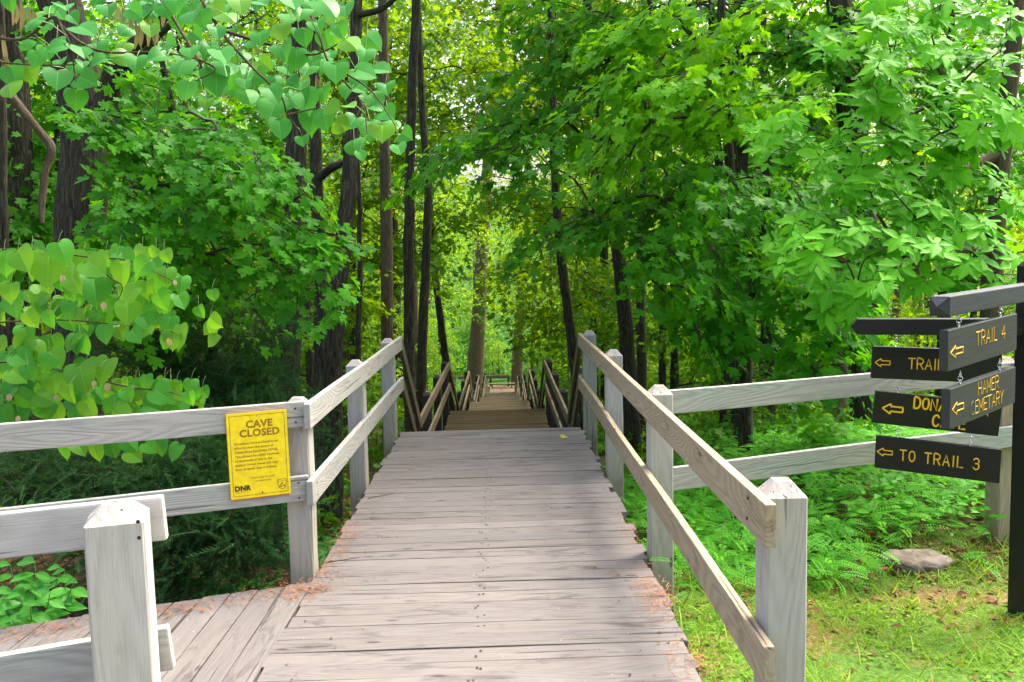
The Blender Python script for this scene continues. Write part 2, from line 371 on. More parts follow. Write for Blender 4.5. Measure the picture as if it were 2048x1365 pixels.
# ------------------------------------------------------------------ terrain
PY = [-60, -5, 3, 5, 7, 9, 17, 28, 39, 53, 67, 86, 130, 200, 320, 600]
PZ = [-.1, -.1, -.13, -.22, -.45, -.85, -2.1, -3.5, -5.1, -7.3, -9.6, -9.7, -5.5, 4, 22, 55]
def sm(x, a, b):
    t = np.clip((x - a) / (b - a), 0, 1); return t * t * (3 - 2 * t)
def gz(x, y):
    x = np.asarray(x, float); y = np.asarray(y, float)
    z = np.interp(y, PY, PZ)
    z = z + .55 * sm(x, 1.2, 3.0) * sm(y, 5, 8) * (1 - sm(y, 11, 18))                 # the bank on the right holds up longer
    z = z - .32 * sm(-x, .9, 1.9) * sm(y, 2.5, 4.4) * (1 - sm(y, 14, 20))            # and drops under the left fence
    z = z - .25 * (1 - sm(np.abs(x + .15), .75, 1.15)) * (1 - sm(y, 60, 64))          # hollow under the boardwalk
    z = z + .10 * np.sin(x * .31 + 1) * np.sin(y * .23) * sm(np.hypot(x, y), 8, 20) + .05 * np.abs(x) * sm(y, 20, 60) * .5
    z = z - .10 * sm(x, 1.2, 2.4) * (1 - sm(y, 6.5, 9.5))
    z = z + .025 * np.sin(x * 2.1 + y * 1.3) * np.sin(y * 1.7 - x)
    return z
def gpt(x, y, dz=0): return Vector((x, y, float(gz(x, y)) + dz))
def nonuni(lo, hi, near, step, grow):
    out = [0.]; s = step
    while out[-1] < hi:
        out.append(out[-1] + s)
        if out[-1] > near: s *= grow
    neg = [0.]; s = step
    while neg[-1] > lo:
        neg.append(neg[-1] - s)
        if neg[-1] < -near: s *= grow
    return np.array(sorted(set(neg + out)))
gx = nonuni(-420, 420, 6, .18, 1.12); gy = nonuni(-60, 600, 12, .18, 1.06)
X, Y = np.meshgrid(gx, gy); Z = gz(X, Y)
nx = len(gx); i = np.arange(len(gy) - 1)[:, None] * nx; j = np.arange(nx - 1)[None]
g = MB(); g.add(np.stack([X, Y, Z], -1).reshape(-1, 3), np.stack([i + j, i + j + 1, i + nx + j + 1, i + nx + j], -1).reshape(-1, 4))
m, n, l, p = mat("forest_ground"); tc = n.new("ShaderNodeTexCoord"); ob = tc.outputs["Object"]
f1 = noise(n, l, ob, 9, 8, .7); f2 = noise(n, l, ob, 1.1, 4, .6); f3 = noise(n, l, ob, 34, 6, .7)
lit = ramp(n, [(.3, (.022, .013, .008)), (.5, (.075, .042, .022)), (.7, (.17, .10, .055))]); l.new(f1, lit.inputs[0])
soil = ramp(n, [(.3, (.13, .075, .035)), (.55, (.27, .165, .08)), (.75, (.42, .28, .16))]); l.new(f3, soil.inputs[0])
gre = ramp(n, [(.35, (.05, .12, .02)), (.65, (.14, .26, .04))]); l.new(f3, gre.inputs[0])
gm = ramp(n, [(.38, (0, 0, 0)), (.52, (1, 1, 1))]); l.new(f2, gm.inputs[0])
clear = mix(n, l, gm.outputs[0], soil.outputs[0], gre.outputs[0])
sx = n.new("ShaderNodeSeparateXYZ"); l.new(ob, sx.inputs[0])
my = n.new("ShaderNodeMapRange"); my.inputs[1].default_value = 5.2; my.inputs[2].default_value = 6.6; my.inputs[3].default_value = 1; my.inputs[4].default_value = 0
l.new(math_(n, l, 'ADD', sx.outputs[1], f2), my.inputs[0])
mx_ = n.new("ShaderNodeMapRange"); mx_.inputs[1].default_value = .2; mx_.inputs[2].default_value = .8; l.new(sx.outputs[0], mx_.inputs[0])
yf = n.new("ShaderNodeMapRange"); yf.inputs[1].default_value = 30; yf.inputs[2].default_value = 75; l.new(sx.outputs[1], yf.inputs[0])
woods = mix(n, l, math_(n, l, 'MAXIMUM', math_(n, l, 'MULTIPLY', gm.outputs[0], .55), yf.outputs[0]), lit.outputs[0], (.03, .09, .012))     # the far slope is overgrown
col = mix(n, l, math_(n, l, 'MULTIPLY', my.outputs[0], mx_.outputs[0]), woods, clear)
l.new(col, p.inputs["Base Color"]); p.inputs["Roughness"].default_value = .95; p.inputs["Specular IOR Level"].default_value = .1
b = n.new("ShaderNodeBump"); b.inputs["Strength"].default_value = .7; b.inputs["Distance"].default_value = .03; l.new(f3, b.inputs["Height"]); l.new(b.outputs[0], p.inputs["Normal"])
M['ground'] = m
tag(g.obj("ground", m), None, None, None, "structure")
# the dirt landing at the foot of the stairway
pm, n, l, p = mat("trodden_dirt"); tc = n.new("ShaderNodeTexCoord")
r = ramp(n, [(.3, (.085, .05, .026)), (.7, (.17, .10, .055))]); l.new(noise(n, l, tc.outputs["Object"], 6, 6), r.inputs[0]); l.new(r.outputs[0], p.inputs["Base Color"]); p.inputs["Roughness"].default_value = .95
g = MB(); px = np.linspace(-1.5, 1.6, 9); py = np.linspace(66.5, 79, 14); X, Y = np.meshgrid(px, py)
X = X + .25 * np.sin(Y * 1.3) * np.sign(X); i = np.arange(13)[:, None] * 9; j = np.arange(8)[None]
g.add(np.stack([X, Y, np.maximum(gz(X, Y), -9.72) + .05], -1).reshape(-1, 3), np.stack([i + j, i + j + 1, i + 10 + j, i + 9 + j], -1).reshape(-1, 4))
tag(g.obj("dirt_path", pm), None, None, None, "structure")

# ------------------------------------------------------------------ carpentry
def board(mb, a, b_, w, t, upv=(0, 0, 1), bev=.005, tone=None, seg=6, warp=.002, mat=0, cut=None):
    """a board from a to b: w across (along upv), t thick. cut: (shear at a, shear at b) for mitred ends"""
    a = Vector(a); b_ = Vector(b_); L = (b_ - a).length; ex = (b_ - a) / L; ez = Vector(upv); ez = (ez - ex * ez.dot(ex)).normalized(); ey = ez.cross(ex)
    bm = bmesh.new(); bmesh.ops.create_cube(bm, size=1)
    for v in bm.verts: v.co = Vector((v.co.x * L, v.co.y * t, v.co.z * w))
    if seg > 1:
        ed = [e for e in bm.edges if abs(e.verts[0].co.x - e.verts[1].co.x) > L * .9]
        bmesh.ops.subdivide_edges(bm, edges=ed, cuts=seg - 1, use_grid_fill=True)
    ed = [e for e in bm.edges if e.calc_face_angle(0) > .5]
    if bev: bmesh.ops.bevel(bm, geom=ed, offset=bev, segments=2, affect='EDGES', profile=.6)
    bmesh.ops.triangulate(bm, faces=[f for f in bm.faces if len(f.verts) > 4])
    bm.verts.index_update()
    lc = np.array([v.co[:] for v in bm.verts]); off = rng.uniform(-40, 40, 3)
    ph = rng.uniform(0, 6.28, 2)
    P = lc.copy()
    P[:, 2] += warp * np.sin(P[:, 0] * 2.1 + ph[0]); P[:, 1] += warp * np.sin(P[:, 0] * 1.7 + ph[1])
    if cut: P[:, 0] += P[:, 2] * np.where(P[:, 0] < 0, cut[0], cut[1])
    mid = (a + b_) / 2
    Wp = np.array(mid) + P[:, 0:1] * np.array(ex) + P[:, 1:2] * np.array(ey) + P[:, 2:3] * np.array(ez)
    tn = rng.uniform(.2, .8) if tone is None else tone
    tri = np.array([[v.index for v in f.verts] for f in bm.faces if len(f.verts) == 3]).reshape(-1, 3)
    qd = np.array([[v.index for v in f.verts] for f in bm.faces if len(f.verts) == 4]).reshape(-1, 4)
    base = mb.n
    mb.add(Wp, qd, tn, lc + off, mat)
    if len(tri):
        mb.Fs.append(tri + base); mb.M.append(np.full(len(tri), mat))
    bm.free()

def post(mb, x, y, z0, z1, s=.14, rz=0, lean=(0, 0), chamfer=.045, tone=None, mat=0):
    """a square post with the top chamfered on four sides"""
    h = s / 2; e = .008; zs = [z0] + list(np.linspace(z0, z1 - chamfer, 7))[1:] + [z1]
    rows = []
    for k, z in enumerate(zs):
        q = h if k < len(zs) - 1 else h * .42
        c = e if k < len(zs) - 1 else e * .8
        o = [(-q, -q + c), (-q + c, -q), (q - c, -q), (q, -q + c), (q, q - c), (q - c, q), (-q + c, q), (-q, q - c)]
        t = (z - z0) / (z1 - z0)
        rows.append([(px + lean[0] * t, py_ + lean[1] * t, z) for px, py_ in o])
    V = np.array(rows).reshape(-1, 3); k = len(zs)
    V[:, :2] += rng.normal(0, .0012, (len(V), 2))
    off = rng.uniform(-40, 40, 3); wd = V[:, [2, 0, 1]] + off
    c, s_ = math.cos(rz), math.sin(rz)
    Wp = np.c_[V[:, 0] * c - V[:, 1] * s_ + x, V[:, 0] * s_ + V[:, 1] * c + y, V[:, 2]]
    i = np.arange(k - 1)[:, None] * 8; j = np.arange(8)[None]; j2 = (j + 1) % 8
    tn = rng.uniform(.35, .75) if tone is None else tone
    tn = np.full(len(V), tn); tn[-8:] = .0; tn[-16:-8] *= .8
    b0 = mb.n
    mb.add(Wp, np.stack([i + j, i + j2, i + 8 + j2, i + 8 + j], -1).reshape(-1, 4), tn, wd, mat)
    mb.Fs.append(np.array([[b0 + (k - 1) * 8 + q for q in range(8)]])); mb.M.append(np.array([mat]))

def pt(name, parent, build, mats, smooth=False):
    mb = MB(); build(mb); return mb.obj(name, mats, parent, smooth)
def bolts(mb, P, nrm, r=.006):
    nrm = Vector(nrm).normalized()
    for q in P: tube(mb, [Vector(q) - nrm * .002, Vector(q) + nrm * .0015], [r, r], 8)

XL, XR = -1.15, .86          # edges of the main boardwalk
YE = 9.35                    # where the stairway begins
# --- boardwalk
bw = thing("boardwalk", "grey weathered plank boardwalk leading straight from the viewer to the top of the stairway", "boardwalk", (-.15, 3, 0))
d = MB(); y = -2.4; k = 0
while y < YE - .05:
    w = .138 + rng.uniform(-.004, .004)
    if y + w > YE: w = YE - y
    skew = .012 * math.sin(y * 1.1)
    board(d, (XL + rng.uniform(-.02, .02), y + w / 2 + skew - .012, -.02), (XR + rng.uniform(-.025, .03), y + w / 2 + skew + .012, -.02 + rng.uniform(-.002, .002)), w, .038, (0, 1, 0), .0035, None, 10, .0022)
    for xo in (-.16, -.13 if k % 3 else -.19):
        q = Vector((xo + rng.uniform(-.012, .012), y + w * rng.uniform(.25, .75) + skew, .0005)); tube(d, [q, q + Vector((0, 0, .0012))], [.007, .007], 7, mat=1)
    y += w + rng.uniform(.002, .005); k += 1
d.obj("deck", [M['deck_wood'], M['nail']], bw, False)
for xx in (XL + .1, -.15, XR - .1):
    pt("joist", bw, lambda mb: board(mb, (xx, -2.2, -.145), (xx, YE - .05, -.145), .2, .045), M['old_wood'])
pt("end_fascia", bw, lambda mb: board(mb, (XL + .02, YE - .0, -.16), (XR - .02, YE - .0, -.16), .2, .038), M['old_wood'])
# --- side platform on the left: planks parallel to the walk, cut along the fence
FL0 = Vector((-1.22, 4.98, 0)); FLd = Vector((-.943, -.333, 0))     # left fence line
sp = thing("side_platform", "plank platform left of the boardwalk, its boards running toward the viewer", "platform", (-2.5, 2.5, 0))
d = MB(); x = XL - .008
while x > -5.2:
    w = .138; yb = FL0.y + (x - w / 2 - FL0.x) / FLd.x * FLd.y - .13
    board(d, (x - w / 2, .2, -.022), (x - w / 2, yb + rng.uniform(-.012, .012), -.022), w, .038, (1, 0, 0), .005, None, 8, .002, 0, (0, .35))
    x -= w + rng.uniform(.004, .008)
d.obj("deck", M['deck_wood'], sp, False)
pt("edge_joist", sp, lambda mb: board(mb, FL0 + Vector((.05, -.16, -.15)), FL0 + FLd * 4.2 + Vector((0, -.18, -.15)), .2, .045), M['old_wood'])

# --- railings along the boardwalk
def nails_on(o, P, nrm):
    for q in P: pt("nail", o, lambda mb: bolts(mb, [q], nrm), M['nail'])
rr = thing("railing", "tan two-rail wooden railing along the right edge of the boardwalk, with four posts", "railing", (.955, 5, 0))
RP = [2.83, 5.10, 7.25, 9.33]
for k, yy in enumerate(RP):
    pt("post", rr, lambda mb: post(mb, .957, yy + .07, float(gz(1.05, yy)) - .25, 1.075, .142, 0, (rng.uniform(-.006, .006), 0), .05), M['post_wood'])
xr = .863
pt("rail", rr, lambda mb: board(mb, (xr, 2.71, .97), (xr, YE + .16, .965), .148, .038, (0, 0, 1), .006, .55, 14, .003), M['tan_wood'])
pt("rail", rr, lambda mb: board(mb, (xr - .001, 2.70, .49), (xr, YE + .16, .485), .146, .038, (0, 0, 1), .006, .45, 14, .003), M['tan_wood'])
nails_on(rr, [(xr - .019, yy + .07 + dx, zz + dz) for yy in RP for zz in (.97, .49) for dx, dz in ((0, .04), (.01, -.035))], (-1, 0, 0))
rl = thing("railing", "silvery grey two-rail railing on the boardwalk's left edge, starting beside the yellow sign", "railing", (-1.2, 7, 0))
LP = [6.95, 8.95]
for yy in LP:
    pt("post", rl, lambda mb: post(mb, -1.232, yy + .07, float(gz(-1.3, yy)) - .25, 1.07, .14, 0, (rng.uniform(-.008, .008), 0), .045), M['post_wood'])
xl = -1.142
pt("rail", rl, lambda mb: board(mb, (xl, 4.86, .985), (xl, YE + .12, .975), .148, .038, (0, 0, 1), .006, .6, 12, .003), M['grey_wood'])
pt("rail", rl, lambda mb: board(mb, (xl, 4.86, .535), (xl, YE + .12, .52), .146, .038, (0, 0, 1), .006, .4, 12, .003), M['grey_wood'])
nails_on(rl, [(xl + .019, yy + .07 + dx, zz + dz) for yy in LP + [4.9] for zz in (.98, .53) for dx, dz in ((0, .04), (.01, -.035))], (1, 0, 0))

# --- left fence (carries the yellow sign)
fl = thing("fence", "silvery two-rail fence running left from the corner post, with the yellow sign on it", "fence", FL0[:])
fn = Vector((.333, -.943, 0))                        # toward the viewer
pt("post", fl, lambda mb: post(mb, -1.235, 5.03, -.85, 1.075, .142, 0, (.004, 0), .045, .55), M['post_wood'])
for s in (2.1, 4.3):
    q = FL0 + FLd * s
    pt("post", fl, lambda mb: post(mb, q.x - fn.x * .0, q.y + .07, -.9, 1.075, .14, math.atan2(FLd.y, FLd.x)), M['post_wood'])
fa = Vector((-1.163, 4.93, 0))
rl1 = pt("rail", fl, lambda mb: board(mb, fa + Vector((0, 0, .995)), fa + FLd * 4.4 + Vector((0, 0, .985)), .15, .038, (0, 0, 1), .006, .75, 14, .004), M['grey_wood'])
pt("rail", fl, lambda mb: board(mb, fa + Vector((0, 0, .55)), fa + FLd * 4.4 + Vector((0, 0, .545)), .148, .038, (0, 0, 1), .006, .7, 14, .004), M['grey_wood'])
nails_on(fl, [fa + FLd * .06 + fn * .02 + Vector((0, 0, z)) for z in (.5, .59, .95, 1.03)], fn)

# --- near left fence: the big post in the foreground
nf = thing("fence", "near fence end at bottom left with one big pale chamfered post", "fence", (-1.13, 2.5, 0))
pc = at(238, 1200, 2.50)
pt("post", nf, lambda mb: post(mb, pc.x - .018, 2.57, -.6, at(230, 1004, 2.57).z, .168, R(17), (-.004, 0), .05, .9), M['post_wood'])
e1 = at(331, 1035, 2.72); e0 = at(-60, 1080, 2.62); dd = (e0 - e1).normalized()
pt("rail", nf, lambda mb: board(mb, e1, e1 + dd * 2.6, .147, .04, (0, 0, 1), .008, .85, 8, .002), M['post_wood'])
e1 = at(344, 1293, 2.72); e0 = at(-60, 1365, 2.62); dd = (e0 - e1).normalized()
pt("rail", nf, lambda mb: board(mb, e1, e1 + dd * 2.6, .147, .04, (0, 0, 1), .008, .65, 8, .002), M['grey_wood'])
nails_on(nf, [(pc.x + .074, 2.496, z) for z in (at(280, 1043, 2.5).z, at(281, 1075, 2.5).z)], (0, -1, 0))

# --- right fence
fr = thing("fence", "grey two-rail fence running right from the boardwalk railing behind the black trail signs", "fence", (1.1, 5.2, -.2))
r0 = at(1345, 803, 5.28); r1 = at(2022, 745, 6.02); dd = (r1 - r0).normalized()
pt("rail", fr, lambda mb: board(mb, r0 - dd * .17, r0 + dd * 4.4, .15, .038, (0, 0, 1), .006, .85, 14, .004), M['grey_wood'])
r0b = at(1345, 957, 5.28); r1b = at(2022, 872, 6.02); dd = (r1b - r0b).normalized()
pt("rail", fr, lambda mb: board(mb, r0b - dd * .17, r0b + dd * 4.4, .15, .038, (0, 0, 1), .006, .7, 14, .004), M['grey_wood'])
q = at(2006, 1130, 6.05)
pt("post", fr, lambda mb: post(mb, q.x, 6.12, q.z - .3, r1.z + .10, .14, R(12), (0, 0), .045, .3), M['tan_wood'])
pt("post", fr, lambda mb: post(mb, q.x + 2.05, 6.6, q.z - .3, r1.z + .12, .14, R(12), (0, 0), .045, .5), M['post_wood'])

# --- stairway down the ravine: landings joined by flights of steps
stw = thing("stairway", "long mossy wooden stairway of stepped landings going down into the woods beyond the boardwalk", "stairway", (-.15, 12, -1.3))
LAND = [(11.3, 17.7, -1.24), (21.1, 28.0, -2.75), (31.6, 39.0, -4.35), (44.6, 53.0, -6.3)]
EXTRA_END = (66.8, -9.62)
lx, rx = XL + .02, XR - .02
def flight(y0, z0, y1, z1):
    h = thing("stair_flight", None, None, (0, 0, 0)); h.parent = stw; h.matrix_basis = Matrix.Translation(-stw.location)
    for xx in (lx + .03, rx - .03): mb = MB(); board(mb, (xx, y0 - .02, z0 - .26), (xx, y1, z1 - .2), .26, .05, seg=2); o = mb.obj("stringer", M['old_wood'], None, False); o.parent = h
    nst = max(3, round((z0 - z1) / .185)); run = (y1 - y0) / nst
    for i in range(1, nst):
        zt = z0 + (z1 - z0) * i / nst; yt = y0 + run * (i - .5)
        mb = MB(); board(mb, (lx, yt, zt - .02), (rx, yt, zt - .02), min(.29, run + .03), .04, (0, 1, 0), .004, None, 2)
        board(mb, (lx + .03, yt + run / 2 - .02, zt - .12), (rx - .03, yt + run / 2 - .02, zt - .12), .15, .025, seg=1)
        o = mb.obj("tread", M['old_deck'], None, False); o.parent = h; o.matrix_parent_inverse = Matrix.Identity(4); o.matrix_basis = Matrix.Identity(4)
prev = (YE + .02, 0)
for y0, y1, z in LAND:
    flight(prev[0], prev[1], y0, z)
    d = MB(); y = y0
    while y < y1 - .02:
        w = min(.19, y1 - y); board(d, (lx + rng.uniform(-.02, .02), y + w / 2, z - .02), (rx + rng.uniform(-.02, .02), y + w / 2, z - .02), w, .04, (0, 1, 0), .006, None, 3, .003); y += w + .008
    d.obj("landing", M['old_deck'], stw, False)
    prev = (y1, z)
flight(prev[0], prev[1], *EXTRA_END)
# its two railings follow every landing and flight
def stair_rail(xp, xin, label):
    t = thing("railing", label, "railing", (xp, 13, -1.2))
    prev = (YE + .12, 0.)
    for si, (y0, y1, z) in enumerate(LAND + [(*EXTRA_END[:1], EXTRA_END[0] + 4.5, EXTRA_END[1])]):
        for hh in (1.0, .55):
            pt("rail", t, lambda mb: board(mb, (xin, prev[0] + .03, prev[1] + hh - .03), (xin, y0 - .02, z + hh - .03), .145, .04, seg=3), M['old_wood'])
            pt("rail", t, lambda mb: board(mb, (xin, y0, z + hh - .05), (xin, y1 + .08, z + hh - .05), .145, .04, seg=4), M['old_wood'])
        for yy in np.linspace(y0 + .12, y1 - .05, 4 if y1 - y0 > 5 else 3):
            zg = min(float(gz(xp, yy)) - .2, z - .4)
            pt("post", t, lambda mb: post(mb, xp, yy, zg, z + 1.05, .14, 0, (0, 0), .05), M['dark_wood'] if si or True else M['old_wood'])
        prev = (y1 + .05, z)
stair_rail(XL - .08, XL + .005, "dark zigzag railing down the left side of the lower stairway")
stair_rail(XR + .09, XR + .005, "dark zigzag railing down the right side of the lower stairway")
# a plank bench and the rail fence behind it, at the foot of the stairs
bz = -9.66; by = 77.5
bx0, bx1 = at(978, 767, by).x, at(1030, 767, by).x
bn = thing("bench", "plain wooden plank bench facing the foot of the stairway far below", "bench", ((bx0 + bx1) / 2, by, bz))
zt = at(1004, 768, by).z
pt("seat", bn, lambda mb: board(mb, (bx0, by, zt), (bx1, by, zt), .45, .09, (0, 1, 0)), M['old_wood'])
for xx in (bx0 + .3, bx1 - .3): pt("leg", bn, lambda mb: board(mb, (xx, by, bz - .1), (xx, by, zt - .045), .3, .1, (0, 1, 0), seg=1), M['dark_wood'])
bf = thing("fence", "far horizontal rail fence behind the bench at the foot of the stairs", "fence", (-2, by + .8, bz))
fx0, fx1 = at(906, 756, by + .8).x, at(1020, 754, by + .8).x; zf = at(960, 755, by + .8).z
pt("rail", bf, lambda mb: board(mb, (fx0, by + .8, zf), (fx1, by + .8, zf), .3, .09), M['old_wood'])
for xx in np.linspace(fx0 + .15, fx1 - .15, 4): pt("post", bf, lambda mb: post(mb, xx, by + .93, bz - .3, zf + .12, .17), M['dark_wood'])

# ------------------------------------------------------------------ yellow sign
ex = -FLd; ez = Vector((0, 0, 1)); en = fn.normalized()
sc_ = fa + FLd * .275 + en * .034 + Vector((0, 0, .785)); SW, SH, SK = .367, .545, .905
tilt = R(.6); ex2 = (ex * math.cos(tilt) + ez * math.sin(tilt)); ez2 = (ez * math.cos(tilt) - ex * math.sin(tilt))
cs = thing("notice_sign", "yellow CAVE CLOSED notice board fixed to the left fence beside the corner post", "sign", sc_[:])
def sgn(x, y, h=0): return sc_ + ex2 * (x * SK) + ez2 * (y * SK) + en * h
def slab(mb, x0, x1, y0, y1, h0, h1, mat=0):
    P = [sgn(x, y, h) for h in (h0, h1) for x, y in ((x0, y0), (x1, y0), (x1, y1), (x0, y1))]
    mb.add([p[:] for p in P], [[0, 3, 2, 1], [4, 5, 6, 7], [0, 1, 5, 4], [1, 2, 6, 5], [2, 3, 7, 6], [3, 0, 4, 7]], .5, None, mat)
pt("backing_board", cs, lambda mb: slab(mb, -SW / 2 - .002, SW / 2 - .006, -SH / 2 - .008, SH / 2 - .008, -.014, .0), M['sign_edge'])
pt("panel", cs, lambda mb: slab(mb, -SW / 2, SW / 2, -SH / 2, SH / 2, .0005, .004), M['yellow'])
def border(mb):
    a, b_, t = SW / 2 - .016, SH / 2 - .016, .0032
    for x0, x1, y0, y1 in ((-a, a, b_ - t, b_), (-a, a, -b_, -b_ + t), (-a, -a + t, -b_ + t, b_ - t), (a - t, a, -b_ + t, b_ - t)): slab(mb, x0, x1, y0, y1, .0042, .0046)
pt("border_line", cs, border, M['ink'])
def text_obj(name, s, size, parent, origin, ax, az_, an, material, align='CENTER', weight=0., sx=1.):
    c = bpy.data.curves.new(name, 'FONT'); c.body = s; c.size = size; c.align_x = align; c.extrude = .0004; c.offset = weight; c.resolution_u = 3; c.space_character = 1.06
    o = bpy.data.objects.new(name, c); COL.objects.link(o); dg = bpy.context.evaluated_depsgraph_get()
    me = bpy.data.meshes.new_from_object(o.evaluated_get(dg)); bpy.data.objects.remove(o); bpy.data.curves.remove(c)
    me.name = name; me.materials.clear(); me.materials.append(material)
    Mx = Matrix((ax * sx, az_, an)).transposed().to_4x4(); Mx.translation = origin; me.transform(Mx)
    return link(name, me, parent)
def stext(s, x, y, size, material, align='CENTER', weight=0., sx=1.): text_obj("lettering", s, size * SK, cs, sgn(x, y, .0047), ex2, ez2, en, material, align, weight, sx)
stext("CAVE", .012, SH / 2 - .096, .063, M['ink'], weight=.0022, sx=1.0)
stext("CLOSED", .012, SH / 2 - .152, .063, M['ink'], weight=.0022, sx=1.0)
for k, s in enumerate(["Donaldson Cave is closed in an", "effort to slow the spread of", "White-Nose Syndrome (WNS).", "This ailment has killed hundreds", "of thousands of bats in the", "eastern United States and may", "soon threaten bats in Indiana."]):
    stext(s, -SW / 2 + .038, SH / 2 - .20 - k * .0272, .0195, M['ink_faint'], 'LEFT', .0006)
stext("Thank you for your", .018, -.150, .0175, M['ink']); stext("cooperation.", .018, -.172, .0175, M['ink'])
stext("DNR", -SW / 2 + .026, -SH / 2 + .052, .043, M['ink_black'], 'LEFT', .0022)
stext("Indiana Department of\nNatural Resources", -SW / 2 + .027, -SH / 2 + .043, .0062, M['ink_faint'], 'LEFT')
def emblem(mb):
    cx, cz = SW / 2 - .052, -SH / 2 + .066; a = .026
    o = [(-a, .032), (a, .032), (a * 1.02, 0), (a * .8, -.02), (0, -.034), (-a * .8, -.02), (-a * 1.02, 0), (-a, .032)]
    tube(mb, [sgn(cx + x, cz + y, .0046) for x, y in spline(o, 1)], .0011, 5)
    tube(mb, [sgn(cx - a, cz + .02, .0046), sgn(cx + a, cz + .02, .0046)], .0005, 4)
    for pl, w in (([(-.008, .006), (0, .002), (.004, .006), (.001, .010)], .004), ([(-.022, -.012), (-.008, -.016), (.006, -.010), (.016, -.016), (.02, -.010)], .003), ([(.008, -.004), (.014, -.010), (.020, -.002)], .0018),
                  ([(-.004, .001), (-.014, -.008), (-.006, -.008)], .0022)):
        tube(mb, [sgn(cx + x, cz + y, .0046) for x, y in pl], w * .6, 5)
pt("emblem", cs, emblem, M['ink_black'])
pt("screw", cs, lambda mb: tube(mb, [sgn(0, SH / 2 - .026, .004), sgn(0, SH / 2 - .026, .0065)], .003, 8), M['nail'])
pt("screw", cs, lambda mb: tube(mb, [sgn(.008, -SH / 2 + .028, .004), sgn(.008, -SH / 2 + .028, .0065)], .004, 8), M['nail'])

# ------------------------------------------------------------------ trail signpost
GL = {'T': [[(0, 1), (.7, 1)], [(.35, 1), (.35, 0)]], 'R': [[(0, 0), (0, 1), (.4, 1), (.58, .9), (.62, .75), (.58, .6), (.4, .5), (0, .5)], [(.3, .5), (.62, 0)]],
      'A': [[(0, 0), (.34, 1), (.68, 0)], [(.12, .33), (.56, .33)]], 'I': [[(.1, 0), (.1, 1)]], 'L': [[(0, 1), (0, 0), (.55, 0)]],
      'O': [[(.32, 1), (.12, .9), (.02, .65), (.02, .35), (.12, .1), (.32, 0), (.52, .1), (.62, .35), (.62, .65), (.52, .9), (.32, 1)]],
      'D': [[(0, 0), (0, 1), (.32, 1), (.54, .85), (.62, .6), (.62, .4), (.54, .15), (.32, 0), (0, 0)]], 'N': [[(0, 0), (0, 1), (.6, 0), (.6, 1)]],
      'S': [[(.58, .85), (.42, 1), (.18, 1), (.03, .85), (.05, .65), (.2, .55), (.42, .46), (.58, .32), (.57, .12), (.42, 0), (.16, 0), (0, .15)]],
      'C': [[(.6, .82), (.46, .98), (.3, 1), (.1, .88), (.01, .65), (.01, .35), (.1, .12), (.3, 0), (.46, .02), (.6, .18)]], 'V': [[(0, 1), (.33, 0), (.66, 1)]],
      'E': [[(.56, 1), (0, 1), (0, 0), (.56, 0)], [(0, .52), (.46, .52)]], 'H': [[(0, 0), (0, 1)], [(.6, 0), (.6, 1)], [(0, .5), (.6, .5)]], 'M': [[(0, 0), (0, 1), (.36, .3), (.72, 1), (.72, 0)]],
      'Y': [[(0, 1), (.32, .5), (.64, 1)], [(.32, .5), (.32, 0)]], '4': [[(.46, 0), (.46, 1), (0, .32), (.64, .32)]],
      '3': [[(.03, .88), (.2, 1), (.42, 1), (.56, .86), (.56, .68), (.42, .54), (.24, .53)], [(.42, .54), (.58, .4), (.58, .16), (.42, 0), (.18, 0), (.02, .14)]], ' ': []}
GW = {'I': .2, 'M': .72, ' ': .45, 'L': .55, 'E': .56, 'T': .7, 'A': .68}
def strokes(mb, s, x, y, h, frame, r, gap=.28, sx=1.):
    O, ax, az_, an = frame
    for ch in s:
        for pl in GL[ch]:
            P = spline(np.array([(px, py_, 0) for px, py_ in pl]), 4) if len(pl) > 4 else np.array([(px, py_, 0) for px, py_ in pl])
            tube(mb, [O + ax * (x + q[0] * h * sx) + az_ * (y + q[1] * h) for q in P], r, 6)
            for q in (P[0], P[-1]):
                c = O + ax * (x + q[0] * h * sx) + az_ * (y + q[1] * h)
                tube(mb, [c - an * .0015, c + an * r * .9], [r, r * .8], 8)
        x += (GW.get(ch, .62) + gap) * h * sx
def arrow(mb, x, y, w, h, frame, r):
    O, ax, az_, an = frame
    P = [(0, .5), (.4, 1), (.4, .74), (1, .74), (1, .26), (.4, .26), (.4, 0), (0, .5)]
    for a, b_ in zip(P, P[1:]): tube(mb, [O + ax * (x + a[0] * w) + az_ * (y + (a[1] - .5) * h), O + ax * (x + b_[0] * w) + az_ * (y + (b_[1] - .5) * h)], r, 6)
def hook(mb, top, side, s=1.):
    """two screw eyes joined by an open S hook, hanging 6 cm"""
    r = .0026
    def ring(c, a, b_, rad, f=1.): return [c + a * (rad * math.cos(t)) + b_ * (rad * math.sin(t)) for t in np.linspace(0, 6.283 * f, 14)]
    dn = Vector((0, 0, -1)); nn = side.cross(dn)
    tube(mb, [top + dn * -.004, top + dn * .008], r, 6); tube(mb, ring(top + dn * .018, side, dn, .010), r, 6)
    tube(mb, ring(top + dn * .034, nn, dn, .011, .92), r * .9, 6)
    tube(mb, ring(top + dn * .052, side, dn, .010), r, 6); tube(mb, [top + dn * .062, top + dn * .078], r, 6)

